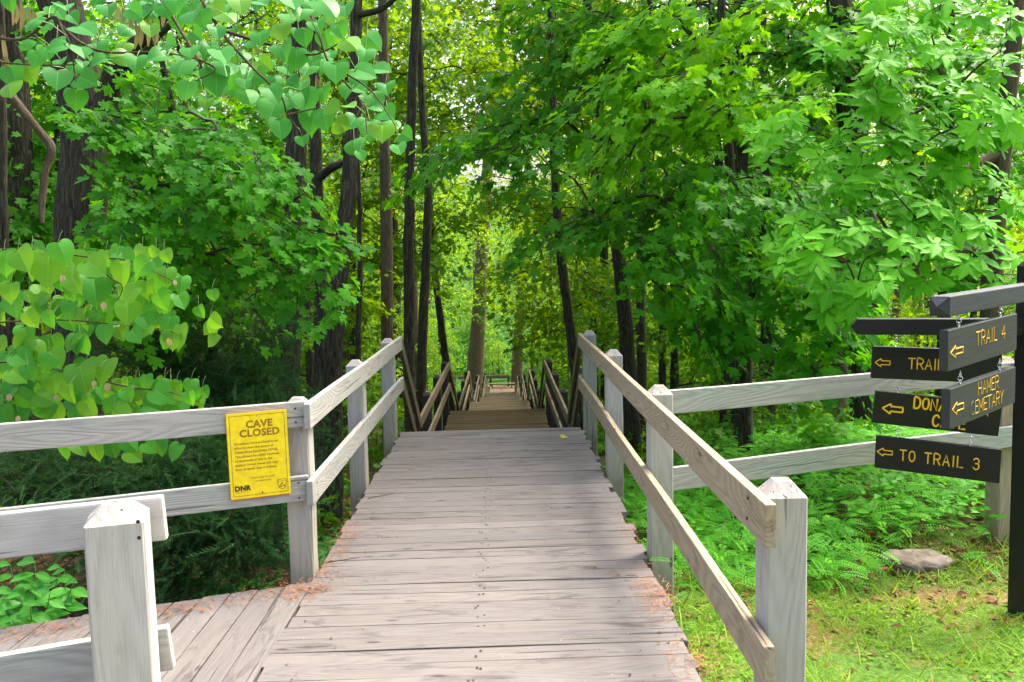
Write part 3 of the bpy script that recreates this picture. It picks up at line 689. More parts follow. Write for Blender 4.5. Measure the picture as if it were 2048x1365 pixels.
SPY = 4.88
spb = at(2053, 1240, SPY)
spx = spb.x
sg = thing("signpost", "tall black painted trail signpost with two black arms at the right edge", "signpost", (spx, SPY, spb.z))
ptop = at(2053, 512, SPY).z
pt("post", sg, lambda mb: post(mb, spx, SPY, spb.z - .3, ptop, .15, R(6), (-.012, 0), .06, .5), M['black_post'])
def arm(a, b_, s, material):
    """square arm from the post (a) to its tip (b), tip cut to a low pyramid"""
    def f(mb):
        board(mb, a, b_, s, s, (0, 0, 1), .006, .5, 4, .0)
        d_ = (Vector(b_) - Vector(a)).normalized(); sd = d_.cross(Vector((0, 0, 1))).normalized(); q = s / 2 - .004
        B = [Vector(b_) + d_ * .0005 + sd * x + Vector((0, 0, z)) for x, z in ((-q, -q), (q, -q), (q, q), (-q, q))]
        tip = Vector(b_) + d_ * s * .35
        mb.add([v[:] for v in B + [tip]], [[0, 1, 4], [1, 2, 4], [2, 3, 4], [3, 0, 4]])
    return pt("arm", sg, f, material)
armF0 = Vector((spx - .06, SPY - .05, at(2050, 581, SPY).z)); armF1 = at(1879, 613, 4.02)
arm(armF0, armF1, .095, M['blue_black'])
armB0 = Vector((spx - .07, SPY + .03, at(1990, 652, 5.0).z)); armB1 = at(1713, 653, 5.15)
arm(armB0, armB1, .096, M['black_post'])

def hang(label, PL, PR, h, mats, text, hooks):
    PL, PR = Vector(PL), Vector(PR); ax = (PR - PL).normalized(); L = (PR - PL).length
    az_ = Vector((0, 0, 1)); an = ax.cross(az_).normalized(); an = an if an.y < 0 else -an; az_ = an.cross(ax).normalized(); az_ = az_ if az_.z > 0 else -az_
    t = thing("hanging_sign", label, "sign", ((PL + PR) / 2)[:], 0, "black trail boards hanging from the signpost")
    th = .042
    pt("board", t, lambda mb: board(mb, PL - an * th / 2, PR - an * th / 2, h, th, az_, .004, .5, 4, .0), mats[0])
    fr_ = (PL, ax, az_, an)
    for bd, mt, nm in text: pt(nm, t, lambda mb: bd(mb, fr_), mt)
    for s in hooks:
        top = PL + ax * (s * L) + az_ * (h / 2 + .062) - an * th / 2
        pt("hook", t, lambda mb: hook(mb, top, ax), M['steel'])
BH = .197
# boards under the back arm, the lower ones turned a little toward the viewer
dA, dB = 5.13, 4.97
hang("black board reading TRAIL, topmost under the rear arm, partly hidden", at(1745, 725, dA), at(2003, 735, dB), BH, [M['black_board']],
     [(lambda mb, f: arrow(mb, .015, .0, .085, .05, f, .0035), M['letter'], "arrow"), (lambda mb, f: strokes(mb, "TRAIL", .205, -.030, .063, f, .0042, .26, .82), M['letter'], "lettering")], (.18, .82))
hang("black board reading DONALDSON CAVE in bold yellow, middle under the rear arm", at(1748, 814, dA - .02), at(2001, 841, dB - .06), BH, [M['black_board']],
     [(lambda mb, f: arrow(mb, .048, -.002, .115, .062, f, .0055), M['letter_bold'], "arrow"), (lambda mb, f: strokes(mb, "DONALDSON", .222, .018, .066, f, .0062, .26, .80), M['letter_bold'], "lettering"),
      (lambda mb, f: strokes(mb, "CAVE", .335, -.078, .066, f, .0062, .28, .80), M['letter_bold'], "lettering")], (.18, .78))
hang("black board reading TO TRAIL 3, lowest under the rear arm", at(1750, 904, dA - .06), at(2001, 934, dB - .25), BH, [M['black_board']],
     [(lambda mb, f: arrow(mb, .012, .004, .085, .05, f, .0036), M['letter'], "arrow"), (lambda mb, f: strokes(mb, "TO TRAIL 3", .14, -.032, .062, f, .0042, .34, .78), M['letter'], "lettering")], (.18, .76))
hang("greyish black board reading TRAIL 4, hung under the front arm", at(1896, 703, 3.96), at(2034, 664, 4.50), BH, [M['worn_board']],
     [(lambda mb, f: arrow(mb, .025, -.012, .14, .055, f, .0038), M['letter'], "arrow"), (lambda mb, f: strokes(mb, "TRAIL 4", .32, -.012, .066, f, .0032, .28), M['letter'], "lettering")], (.2, .8))
hang("greyish black board reading HAMER CEMETARY, lower under the front arm", at(1900, 820, 3.98), at(2031, 770, 4.52), BH, [M['worn_board']],
     [(lambda mb, f: arrow(mb, .025, -.005, .13, .06, f, .0034), M['letter'], "arrow"), (lambda mb, f: strokes(mb, "HAMER", .335, .020, .064, f, .0026, .22), M['letter'], "lettering"),
      (lambda mb, f: strokes(mb, "EMETARY", .30, -.068, .064, f, .0026, .2), M['letter'], "lettering"), (lambda mb, f: strokes(mb, "C", .245, -.068, .064, f, .0026, .22), M['letter_faded'], "lettering")], (.2, .8))

# ------------------------------------------------------------------ trees
def grow(trunk_pts, pads, mb, rbase=.006, n=6, pen=.25):
    """limbs: each pad hangs on the nearest node already joined to the trunk; thickness follows what a limb carries"""
    nodes = [np.array(p, float) for p in trunk_pts]; nt = len(nodes); par = [-1] * nt
    TP = np.array(nodes); order = sorted(range(len(pads)), key=lambda i: np.min(np.linalg.norm(TP - pads[i], axis=1)))
    dist = [0.] * nt
    for i in order:
        p = np.array(pads[i]); A = np.array(nodes); dv = p - A
        dd = np.linalg.norm(dv, axis=1); cost = dd + pen * np.array(dist) + np.maximum(0, -dv[:, 2]) * .6
        k = int(np.argmin(cost)); nodes.append(p); par.append(k); dist.append(dist[k] + dd[k])
    cnt = [1] * len(nodes)
    for i in range(len(nodes) - 1, nt - 1, -1):
        if par[i] >= nt: cnt[par[i]] += cnt[i]
    for i in range(nt, len(nodes)):
        a, b_ = nodes[par[i]], nodes[i]; L = np.linalg.norm(b_ - a)
        mid = (a + b_) / 2 + np.array([0, 0, .10 * L]) + rng.normal(0, .05 * L, 3)
        r1 = rbase * math.sqrt(cnt[i]); r0 = rbase * math.sqrt(cnt[par[i]] if par[i] >= nt else cnt[i] * 1.6)
        r0 = min(r0, r1 * 2)
        tube(mb, spline([a, mid, b_], 3), np.linspace(r0, r1, 7), n, rough=.1)

def pads_to_leaves(mb, P, out, R_, n, tpl, size, upw=.6, outw=.6, droop=.5, flat=.14, jit=.35, tone=(.2, .8), mat=0, twigs=None):
    """each pad is a spray: leaves spread over a drooping fan"""
    P = np.asarray(P, float); out = norm(np.asarray(out, float)); k = len(P)
    n_arr = np.full(k, n); Rr = R_ * rng.uniform(.7, 1.25, k)
    idx = np.repeat(np.arange(k), n_arr); N = len(idx)
    upv = np.array([0, 0, 1.])
    Nn = norm(upw * upv + outw * out + rng.normal(0, .18, (k, 3)))
    e1 = norm(out - (out * Nn).sum(1, keepdims=True) * Nn); e2 = np.cross(Nn, e1)
    r = np.sqrt(rng.uniform(0, 1, N)); th = rng.uniform(0, 2 * np.pi, N)
    x = r * np.cos(th) * 1.45; y = r * np.sin(th)
    pos = P[idx] + Rr[idx, None] * (x[:, None] * e1[idx] + y[:, None] * e2[idx]) + rng.normal(0, flat, (N, 1)) * Rr[idx, None] * Nn[idx]
    pos[:, 2] -= droop * Rr[idx] * (r ** 2) * .6
    ld = norm((x + .55)[:, None] * e1[idx] + y[:, None] * e2[idx] + rng.normal(0, .45, (N, 3)) + np.array([0, 0, -.45]) * droop)
    ln = norm(Nn[idx] + rng.normal(0, jit, (N, 3)))
    pt_ = rng.uniform(-.18, .18, k)
    tn = np.clip(rng.uniform(tone[0], tone[1], N) + pt_[idx], 0, 1)
    leaves(mb, tpl, pos, ld, ln, size * rng.uniform(.5, 1.25, N), tn, mat)
    if twigs is not None:
        for i in range(k):
            for q in range(3):
                a = rng.uniform(-1, 1); tip = P[i] + Rr[i] * (.9 * e1[i] + a * .8 * e2[i]) - np.array([0, 0, droop * .35 * Rr[i]])
                b0 = P[i] - Rr[i] * .35 * e1[i]
                tube(twigs, [b0, (b0 + tip) / 2 + np.array([0, 0, .06 * Rr[i]]), tip], [.006, .0045, .002], 4)

def sample_blobs(blobs, dens):
    """pad centres in ellipsoids (u, v, Y, ru, rv, ry[, weight])"""
    C, O = [], []
    for bl in blobs:
        u, v, Yc, ru, rv, ry = bl[:6]; w = bl[6] if len(bl) > 6 else 1
        c = np.array(at(u, v, Yc)); a = np.array([ru * Yc / F, ry, rv * Yc / F])
        k = max(3, int(dens * w * (a[0] * a[1] * a[2]) ** (2 / 3)))
        q = norm(rng.normal(0, 1, (k, 3))) * rng.uniform(.05, 1, (k, 1)) ** .5 * rng.uniform(.9, 1.3, (k, 1))
        C.append(c + q * a); O.append(q * a + np.array([0, -.35, 0]))
    return np.vstack(C), np.vstack(O)

def trunk_line(spec, Yt, top, lean=(0, 0)):
    """trunk polyline from (u, v, width px) rows at distance Yt, dropped to the ground and carried up to z=top"""
    pts = [at(u, v, Yt) for u, v, w in spec]; rad = [w * Yt / F / 2 for u, v, w in spec]
    zb = float(gz(pts[0].x, Yt)) - .3
    if pts[0].z > zb:
        d_ = (pts[0] - pts[1]); k = (zb - pts[0].z) / d_.z * .5 if abs(d_.z) > .01 else 0
        pts.insert(0, Vector((pts[0].x + d_.x * k, Yt, zb))); rad.insert(0, rad[0] * 1.35)
    last = pts[-1]; d_ = (pts[-1] - pts[-2]).normalized()
    if top > last.z + .5:
        L = top - last.z
        pts.append(Vector((last.x + d_.x / max(d_.z, .4) * L * .5 + lean[0], Yt + lean[1] * .5, last.z + L * .5))); rad.append(rad[-1] * .8)
        pts.append(Vector((last.x + d_.x / max(d_.z, .4) * L * .8 + lean[0] * 2, Yt + lean[1], top))); rad.append(rad[-1] * .45)
    P = spline(pts, 5); Rd = np.interp(np.linspace(0, 1, len(P)), np.linspace(0, 1, len(rad)), rad)
    P[1:-1, :2] += rng.normal(0, .006, (len(P) - 2, 2))
    return P, Rd

# crowns shared by the taller trees (origin where the crown meets the trunk)
def crown_variant(seed, hgt, rad, npads, nleaf, size, material, tpl, padr=.75, up_=.85):
    global rng
    keep = rng; rng = np.random.default_rng(seed)
    z = rng.uniform(0, 1, npads) ** .9
    prof = np.sqrt(np.clip(1 - (z * 1.05 - .35) ** 2 / .55, .08, 1))
    th = rng.uniform(0, 6.283, npads); r = rad * prof * np.sqrt(rng.uniform(.08, 1, npads))
    P = np.c_[r * np.cos(th), r * np.sin(th), (z - .12) * hgt]
    out = np.c_[np.cos(th), np.sin(th), .1 * np.ones(npads)]
    ml = MB(); pads_to_leaves(ml, P, out, padr, nleaf, tpl, size, up_, .35, .5, .12, .4, (.1, .9))
    mt = MB(); ax = np.linspace([0, 0, -.12 * hgt], [0, 0, hgt * .8], 8); grow(ax, P, mt, .008, 5)
    tube(mt, ax, np.linspace(.10, .02, 8), 6)
    rng = keep
    return ml.mesh("crown", material), mt.mesh("branches", M['bark'])
CV = [crown_variant(11, 9, 3.6, 100, 44, .15, M['far'], STAR), crown_variant(12, 10, 3.2, 100, 44, .15, M['far2'], STAR), crown_variant(13, 8, 4.0, 110, 42, .15, M['far'], STAR),
      crown_variant(14, 11, 3.4, 110, 42, .15, M['far2'], STAR)]
CS = [crown_variant(21, 3.2, 1.5, 46, 60, .11, M['far'], STAR, .5), crown_variant(22, 2.6, 1.8, 46, 60, .11, M['far2'], STAR, .5), crown_variant(23, 4.2, 1.5, 56, 56, .11, M['far'], STAR, .5)]

def put_crown(t, cv, loc, sc, rz):
    for nm, me in (("crown", cv[0]), ("branches", cv[1])):
        o = link(nm, me, t, True); o.location = Vector(loc) - t.location; o.rotation_euler = (0, 0, rz); o.scale = (sc, sc, sc)

def tree(name, label, spec, Yt, top=9, crown=0, csc=.8, pale=False, limbs=(), nseg=12, group=None, lean=(0, 0)):
    P, Rd = trunk_line(spec, Yt, top, lean)
    t = thing(name, label, "tree", (P[0][0], P[0][1], P[0][2] + .3), 0, group)
    mb = MB(); tube(mb, P, Rd, nseg, rough=.07)
    for lm in limbs:
        q = [at(u, v, yy) for u, v, yy, w in lm]; w = [w * yy / F / 2 for u, v, yy, w in lm]
        S_ = spline(q, 5); tube(mb, S_, np.interp(np.linspace(0, 1, len(S_)), np.linspace(0, 1, len(w)), w), 8, rough=.08)
    mb.obj("trunk", M['bark_pale'] if pale else M['bark'], t)
    if crown is not None: put_crown(t, CV[crown], P[-1] - np.array([0, 0, 2.2]), csc, rng.uniform(0, 6))
    return t, P

tree("oak_tree", "massive dark rough-barked trunk at upper left that forks to the right", [(165, 820, 100), (160, 500, 92), (168, 250, 86), (132, 60, 80), (110, -20, 78)], 10.5, 11, None, .9, False,
     [[(168, 300, 10.5, 60), (205, 230, 10.4, 52), (232, 140, 10.2, 40), (300, 60, 10, 26), (380, -20, 9.8, 20)], [(210, 200, 10.4, 24), (255, 150, 10.2, 18), (340, 50, 9.6, 12), (420, 20, 9.2, 8)]], 16)
tree("oak_tree", "dark trunk at the left edge behind the heart-shaped leaves", [(50, 800, 60), (48, 480, 56), (36, 200, 42), (20, 0, 32)], 12.5, 10, None, .8)
tree("forest_tree", "thin dark trunk cut by the left edge of the photo", [(5, 800, 24), (5, 480, 22), (2, 250, 20)], 11.5, 8, None)
tree("forest_tree", "thin dark trunk right of the massive forked trunk", [(112, 760, 22), (117, 480, 20), (116, 300, 18), (122, 150, 16)], 13, 9, None)
tree("oak_tree", "thick furrowed trunk behind the yellow sign's corner post", [(572, 800, 60), (576, 600, 58), (590, 330, 42), (598, 150, 36), (602, 0, 30)], 11, 10, None, .8, False, [], 16)
tree("forest_tree", "slim straight trunk just right of the furrowed trunk behind the corner post", [(622, 760, 17), (610, 560, 15), (606, 330, 13)], 14, 9, None)
tree("forest_tree", "dark upright trunk directly above the left railing's first span", [(642, 800, 28), (640, 560, 26), (632, 330, 24), (628, 150, 20)], 12.5, 9, None, .7, False, [[(632, 360, 12.5, 20), (665, 335, 12.3, 16), (705, 322, 12, 14)]])
tree("forest_tree", "dark curving trunk behind the first post of the left railing", [(665, 880, 38), (672, 640, 37), (692, 440, 33), (700, 330, 29), (712, 150, 26), (714, -20, 22)], 10.5, 11, None, .8, False,
     [[(714, 30, 10.5, 14), (760, 20, 10.2, 12), (800, -10, 10, 8)], [(690, 460, 10.5, 10), (660, 520, 10.2, 7), (630, 540, 10, 4)]], 14)
tree("forest_tree", "very thin brown trunk between the curving trunk and the pale grey one", [(717, 720, 12), (720, 480, 10), (716, 330, 9)], 14, 8, None)
tree("forest_tree", "pale grey straight trunk behind the last left railing post", [(776, 690, 25), (773, 480, 24), (770, 330, 22), (768, 150, 20)], 15.6, 12, None, 1, True)
tree("forest_tree", "black straight trunk rising right of the last left railing post", [(820, 780, 24), (818, 480, 21), (822, 250, 19), (830, 40, 17)], 13.5, 13, 1, .7)
tree("forest_tree", "dark trunk leaning slightly right, beside the black straight trunk", [(842, 790, 20), (850, 560, 18), (856, 420, 17), (850, 300, 14)], 15, 10, None, .8, False)
tree("forest_tree", "slender trunk leaning left above the stairway's left railing", [(896, 760, 15), (884, 660, 14), (868, 540, 13), (862, 430, 10)], 24, 9, None)
tree("forest_tree", "tall tan trunk with a wide flared foot left of the far bench", [(946, 790, 44), (950, 745, 36), (957, 640, 28), (966, 480, 25), (975, 330, 22), (985, 200, 19)], 62, 22, 2, 1.2, True)
tree("forest_tree", "tan trunk leaning right at the right end of the far bench", [(1032, 775, 24), (1040, 640, 20), (1048, 540, 18), (1052, 420, 16)], 80, 18, 0, 1.2, True)
tree("forest_tree", "dark crooked trunk right above the right railing's last post", [(1150, 740, 22), (1138, 640, 20), (1127, 555, 19), (1117, 465, 18), (1110, 350, 16), (1105, 200, 15), (1101, 0, 12)], 14.5, 11, None, .8)
tree("forest_tree", "dark leaning trunk seen through the maple leaves right of the stairway", [(1258, 780, 33), (1246, 600, 29), (1232, 460, 25), (1216, 360, 22), (1200, 220, 18)], 14, 10, None, .8)
tree("forest_tree", "thinner trunk close beside the leaning trunk right of the stairway", [(1284, 740, 20), (1280, 560, 18), (1284, 400, 16), (1290, 250, 14)], 17, 11, 3, .9)  # high crown added to shade the first landing and the deck end
tree("forest_tree", "brown trunk standing behind the upper rail of the right fence", [(1464, 890, 54), (1468, 600, 46), (1476, 340, 38), (1482, 100, 32)], 12, 12, 2, 1., False, [], 14)  # crown above the view, added for shade on the landing and far deck
tree("forest_tree", "thin dark trunk between the right fence's brown trunk and the signs", [(1540, 780, 20), (1538, 600, 18), (1532, 300, 15)], 13.5, 11, 1, .9)  # crown out of view, added to keep sun off the upper stairs
tree("oak_tree", "broad dark trunk half hidden behind the sassafras leaves", [(1735, 840, 66), (1725, 480, 62), (1712, 330, 58), (1690, 100, 50)], 11.5, 11, 1, .9, False, [], 14)
tree("forest_tree", "slim trunk in the gap of the wood right of the leaning trunk", [(1325, 760, 15), (1326, 600, 14), (1330, 450, 12)], 19, 9, None)
tree("forest_tree", "grey slim trunk far behind the right railing's last post", [(1186, 740, 13), (1184, 560, 12), (1186, 400, 11)], 26, 13, 0, .9, True)

# --- layered foreground trees with their own crowns
def leafy(name, label, cat_pts, blobs, dens, nleaf, padr, tpl, size, material, upw=.55, outw=.65, droop=.7, tone=(.15, .85), tr=(.09, .03), jit=.35, group=None, boughs=None, bstep=(.2,)):
    P, O = sample_blobs(blobs, dens) if len(blobs) else (np.zeros((0, 3)), np.zeros((0, 3)))
    if boughs: P2, O2 = along_boughs(boughs, *bstep); P = np.vstack([P, P2]); O = np.vstack([O, O2])
    ok = ~((P[:, 0] > -1.5) & (P[:, 0] < 1.25) & (P[:, 1] < 10) & (P[:, 2] < 2.2)); P, O = P[ok], O[ok]
    base = cat_pts[0]
    t = thing(name, label, "tree", tuple(base), 0, group)
    T_ = spline(cat_pts, 6); mb = MB(); tube(mb, T_, np.linspace(tr[0], tr[1], len(T_)), 10, rough=.08)
    grow(T_[3:], P, mb, .005, 6)
    ml = MB(); pads_to_leaves(ml, P, O, padr, nleaf, tpl, size, upw, outw, droop, .12, jit, tone, twigs=mb)
    mb.obj("trunk", M['bark'], t); ml.obj("crown", material, t)
    return t
def along_boughs(rows, step=.2, wide=.3, deep=.35, rise=.06, fill=.6):
    """pad centres strung along boughs given as (u, v, Y) rows"""
    C, O = [], []
    for row in rows:
        q = spline([at(*p_) for p_ in row], 10); L = np.concatenate([[0], np.cumsum(np.linalg.norm(np.diff(q, axis=0), axis=1))])
        for d_ in np.arange(0, L[-1], step):
            c = np.array([np.interp(d_, L, q[:, i]) for i in range(3)]); c2 = np.array([np.interp(min(d_ + .1, L[-1] + .001), L, q[:, i]) for i in range(3)]); tg = c2 - c + np.array([.001, 0, 0])
            if math.sin(d_ * 5.3 + row[0][1]) + rng.uniform(-.8, .8) < -.45: continue
            for _ in range(1 + (rng.uniform() < fill)):
                C.append(c + np.array([rng.normal(0, wide * .5), rng.normal(0, deep), rng.normal(0, rise)])); O.append(norm(tg) + np.array([rng.normal(0, .35), -.5 + rng.normal(0, .3), 0]))
    return np.array(C), np.array(O)
b0 = gpt(-3.2, 9.2, -.2)
leafy("maple_tree", "leafy maple in front of the left wood, its bough sloping down behind the yellow sign", [b0, (-3.15, 9.2, 1.), (-3.2, 9.0, 2.4), (-3.4, 8.9, 4)],
      [], 0, 46, .33, MAPLE, .125, M['maple'], .8, .45, .75, (.05, 1), jit=.24,
      boughs=[[(200, 240, 8.9), (330, 235, 8.6), (450, 265, 8.3), (540, 320, 8.1)], [(210, 300, 8.8), (350, 295, 8.4), (480, 325, 8.1), (590, 385, 7.8), (665, 460, 7.7), (695, 515, 7.6)], [(240, 370, 8.6), (380, 380, 8.2), (510, 425, 7.9), (600, 490, 7.7), (650, 545, 7.6)],
              [(220, 430, 8.5), (340, 445, 8.1), (450, 480, 7.9), (540, 530, 7.7), (590, 580, 7.7)], [(230, 500, 8.3), (340, 515, 8.0), (430, 550, 7.8), (500, 590, 7.7)], [(250, 560, 8.2), (330, 585, 8.0), (400, 610, 7.8)], [(200, 180, 9.2), (300, 170, 9), (400, 200, 8.8)]])
b0 = gpt(3.4, 12.2, -.2)
leafy("maple_tree", "broad dark green maple whose boughs hang over the right side of the stairway", [b0, (3.3, 12.2, 1.5), (3.0, 12.0, 4), (2.9, 11.8, 6.5)],
      [(1400, 380, 12, 130, 110, 1.0), (1620, 420, 11.5, 150, 130, 1.0), (1560, 150, 12, 200, 120, 1.2), (1650, 40, 11.5, 200, 80, 1.0), (1300, 40, 12, 260, 90, 1.2)],
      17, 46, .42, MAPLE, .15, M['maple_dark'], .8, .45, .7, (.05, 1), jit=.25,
      boughs=[[(1330, 180, 11.8), (1200, 190, 11.5), (1080, 230, 11.3), (960, 270, 11.2), (850, 310, 11.2)], [(1330, 260, 11.5), (1200, 270, 11.2), (1060, 295, 11), (920, 330, 10.9), (820, 340, 11)], [(1350, 330, 11.4), (1220, 345, 11.1), (1100, 365, 10.9)],
              [(1380, 400, 11.3), (1260, 415, 11), (1160, 440, 10.8), (1090, 470, 10.7)], [(1400, 470, 11.2), (1310, 490, 10.9), (1230, 510, 10.7)], [(1300, 120, 11.8), (1180, 110, 11.6), (1080, 140, 11.5), (1000, 190, 11.4)],
              [(1450, 600, 11), (1380, 620, 10.8)], [(1250, 40, 12), (1130, 40, 11.8), (1040, 70, 11.6)]], bstep=(.26, .3, .4, .07, .4))
b0 = gpt(2.9, 10.2, -.2)
leafy("maple_tree", "bright yellow-green maple spray spreading at the top right of centre", [b0, (2.8, 10.2, 2), (2.6, 10, 4.2), (2.5, 9.7, 6)],
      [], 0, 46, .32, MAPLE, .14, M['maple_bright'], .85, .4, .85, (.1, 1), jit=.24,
      boughs=[[(1430, 40, 9.6), (1330, 45, 9.4), (1230, 70, 9.2), (1140, 100, 9.1)], [(1560, 60, 9.6), (1460, 70, 9.3), (1350, 100, 9.1), (1250, 140, 9), (1160, 180, 9)], [(1560, 130, 9.4), (1470, 130, 9.2), (1380, 160, 9), (1290, 200, 8.9), (1210, 240, 8.9)],
              [(1560, 190, 9.3), (1500, 190, 9.1), (1430, 220, 8.9), (1360, 260, 8.8)], [(1380, 230, 9.2), (1300, 260, 9), (1230, 290, 8.9), (1190, 320, 8.9)]])
b0 = gpt(2.6, 9.0, -.2)
leafy("maple_tree", "low fresh green maple hanging above the right fence's upper rail", [b0, (2.6, 9, .8), (2.7, 8.9, 1.8), (2.8, 8.8, 3)],
      [], 0, 46, .31, MAPLE, .13, M['maple'], .8, .5, .95, (.2, 1), jit=.26,
      boughs=[[(1300, 400, 9), (1400, 410, 8.7), (1500, 440, 8.5), (1590, 500, 8.3)], [(1320, 500, 8.9), (1420, 500, 8.5), (1520, 540, 8.2), (1620, 610, 8), (1680, 660, 7.9)], [(1320, 570, 8.7), (1420, 580, 8.4), (1510, 620, 8.1), (1590, 680, 7.9), (1640, 735, 7.9)],
              [(1330, 640, 8.6), (1420, 650, 8.4), (1500, 690, 8.2)], [(1640, 560, 8.4), (1720, 590, 8.2), (1790, 640, 8.1)], [(1620, 640, 8.3), (1700, 670, 8.1), (1760, 700, 8.1)], [(1380, 330, 9.2), (1480, 350, 8.9), (1570, 390, 8.7)]])
b0 = gpt(-3.4, 19.5, -.2)
leafy("maple_tree", "yellow-green backlit maple in the wood left of the stairway axis, its layers glowing high up", [b0, (-3.4, 19.5, 2), (-3.2, 19.4, 5.5), (-3.0, 19.3, 8.5)],
      [(770, 150, 19, 110, 110, 2.0), (880, 110, 19, 130, 90, 2.0), (650, 130, 19.5, 110, 120, 2.0), (860, 260, 18.5, 150, 50, 1.8), (760, 330, 18.5, 90, 60, 1.5), (980, 180, 19, 90, 90, 1.8), (740, 20, 19.5, 160, 60, 2)],
      12, 54, .75, STAR, .16, M['far'], .8, .4, .35, (.1, 1.), (.13, .05))
b0 = gpt(2.9, 24, -.2)
leafy("maple_tree", "yellow-green maple with thin level sprays right of the stairway, beyond the dark boughs", [b0, (2.9, 24, 2), (2.7, 23.8, 6), (2.6, 23.6, 10)],
      [(1010, 90, 23, 130, 90, 2.2), (1090, 200, 23, 110, 90, 2.2), (1060, 420, 22, 110, 60, 1.8), (1150, 560, 22, 110, 60, 1.8), (1030, 560, 24, 70, 40, 1.5), (930, 20, 24, 160, 70, 2.5), (1180, 80, 23, 90, 120, 2), (1100, 660, 21, 90, 40, 1.6)],
      12, 54, .8, STAR, .17, M['far'], .82, .35, .3, (.1, 1.), (.15, .06))
b0 = gpt(7.6, 14.5, -.2)
leafy("maple_tree", "mid green maple filling the wood at upper right behind the sassafras", [b0, (7.6, 14.5, 2), (7.5, 14.3, 4.5), (7.4, 14.2, 7)],
      [(1900, 150, 14, 150, 110, 1.5), (1760, 70, 14, 160, 90, 1.5), (2000, 330, 14, 110, 110, 1.3), (2020, 80, 14.5, 110, 110, 1.4), (1620, 230, 14.5, 110, 90, 1.4), (1850, 380, 14, 110, 80, 1.3), (1480, 330, 15, 110, 90, 1.4), (1690, 110, 10.8, 100, 110, .8, 1.6)],
      15, 50, .55, MAPLE, .15, M['maple'], .8, .45, .5, (.1, 1.), (.12, .05), jit=.28)
b0 = gpt(-6.6, 13.2, -.2)
leafy("maple_tree", "shaded green maple filling the wood behind the oak trunks at upper left", [b0, (-6.5, 13.2, 1.5), (-6.3, 13, 4), (-6.2, 12.8, 6.5)],
      [(60, 330, 13, 140, 120, 1.4), (250, 240, 13.5, 120, 110, 1.4), (150, 120, 14, 180, 110, 1.5), (520, 250, 14, 110, 90, 1.0), (60, 480, 12.5, 120, 60, 1.2), (20, 30, 13, 90, 90, 1.4)],
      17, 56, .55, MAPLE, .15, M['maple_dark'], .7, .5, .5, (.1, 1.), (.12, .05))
b0 = gpt(-4.4, 16.5, -.2)
leafy("maple_tree", "low yellow-green maple showing between the trunks behind the left railing", [b0, (-4.4, 16.5, 1), (-4.3, 16.4, 2.5), (-4.2, 16.2, 4)],
      [(720, 420, 17, 90, 70, 1.6), (640, 480, 17, 80, 70, 1.6), (800, 520, 18, 90, 60, 1.6), (700, 600, 17, 110, 60, 1.6), (560, 420, 17, 80, 90, 1.5), (450, 560, 16, 100, 80, 1.5), (880, 470, 19, 70, 70, 1.5)],
      11, 56, .6, STAR, .15, M['far'], .85, .35, .35, (.1, 1.), (.08, .03))
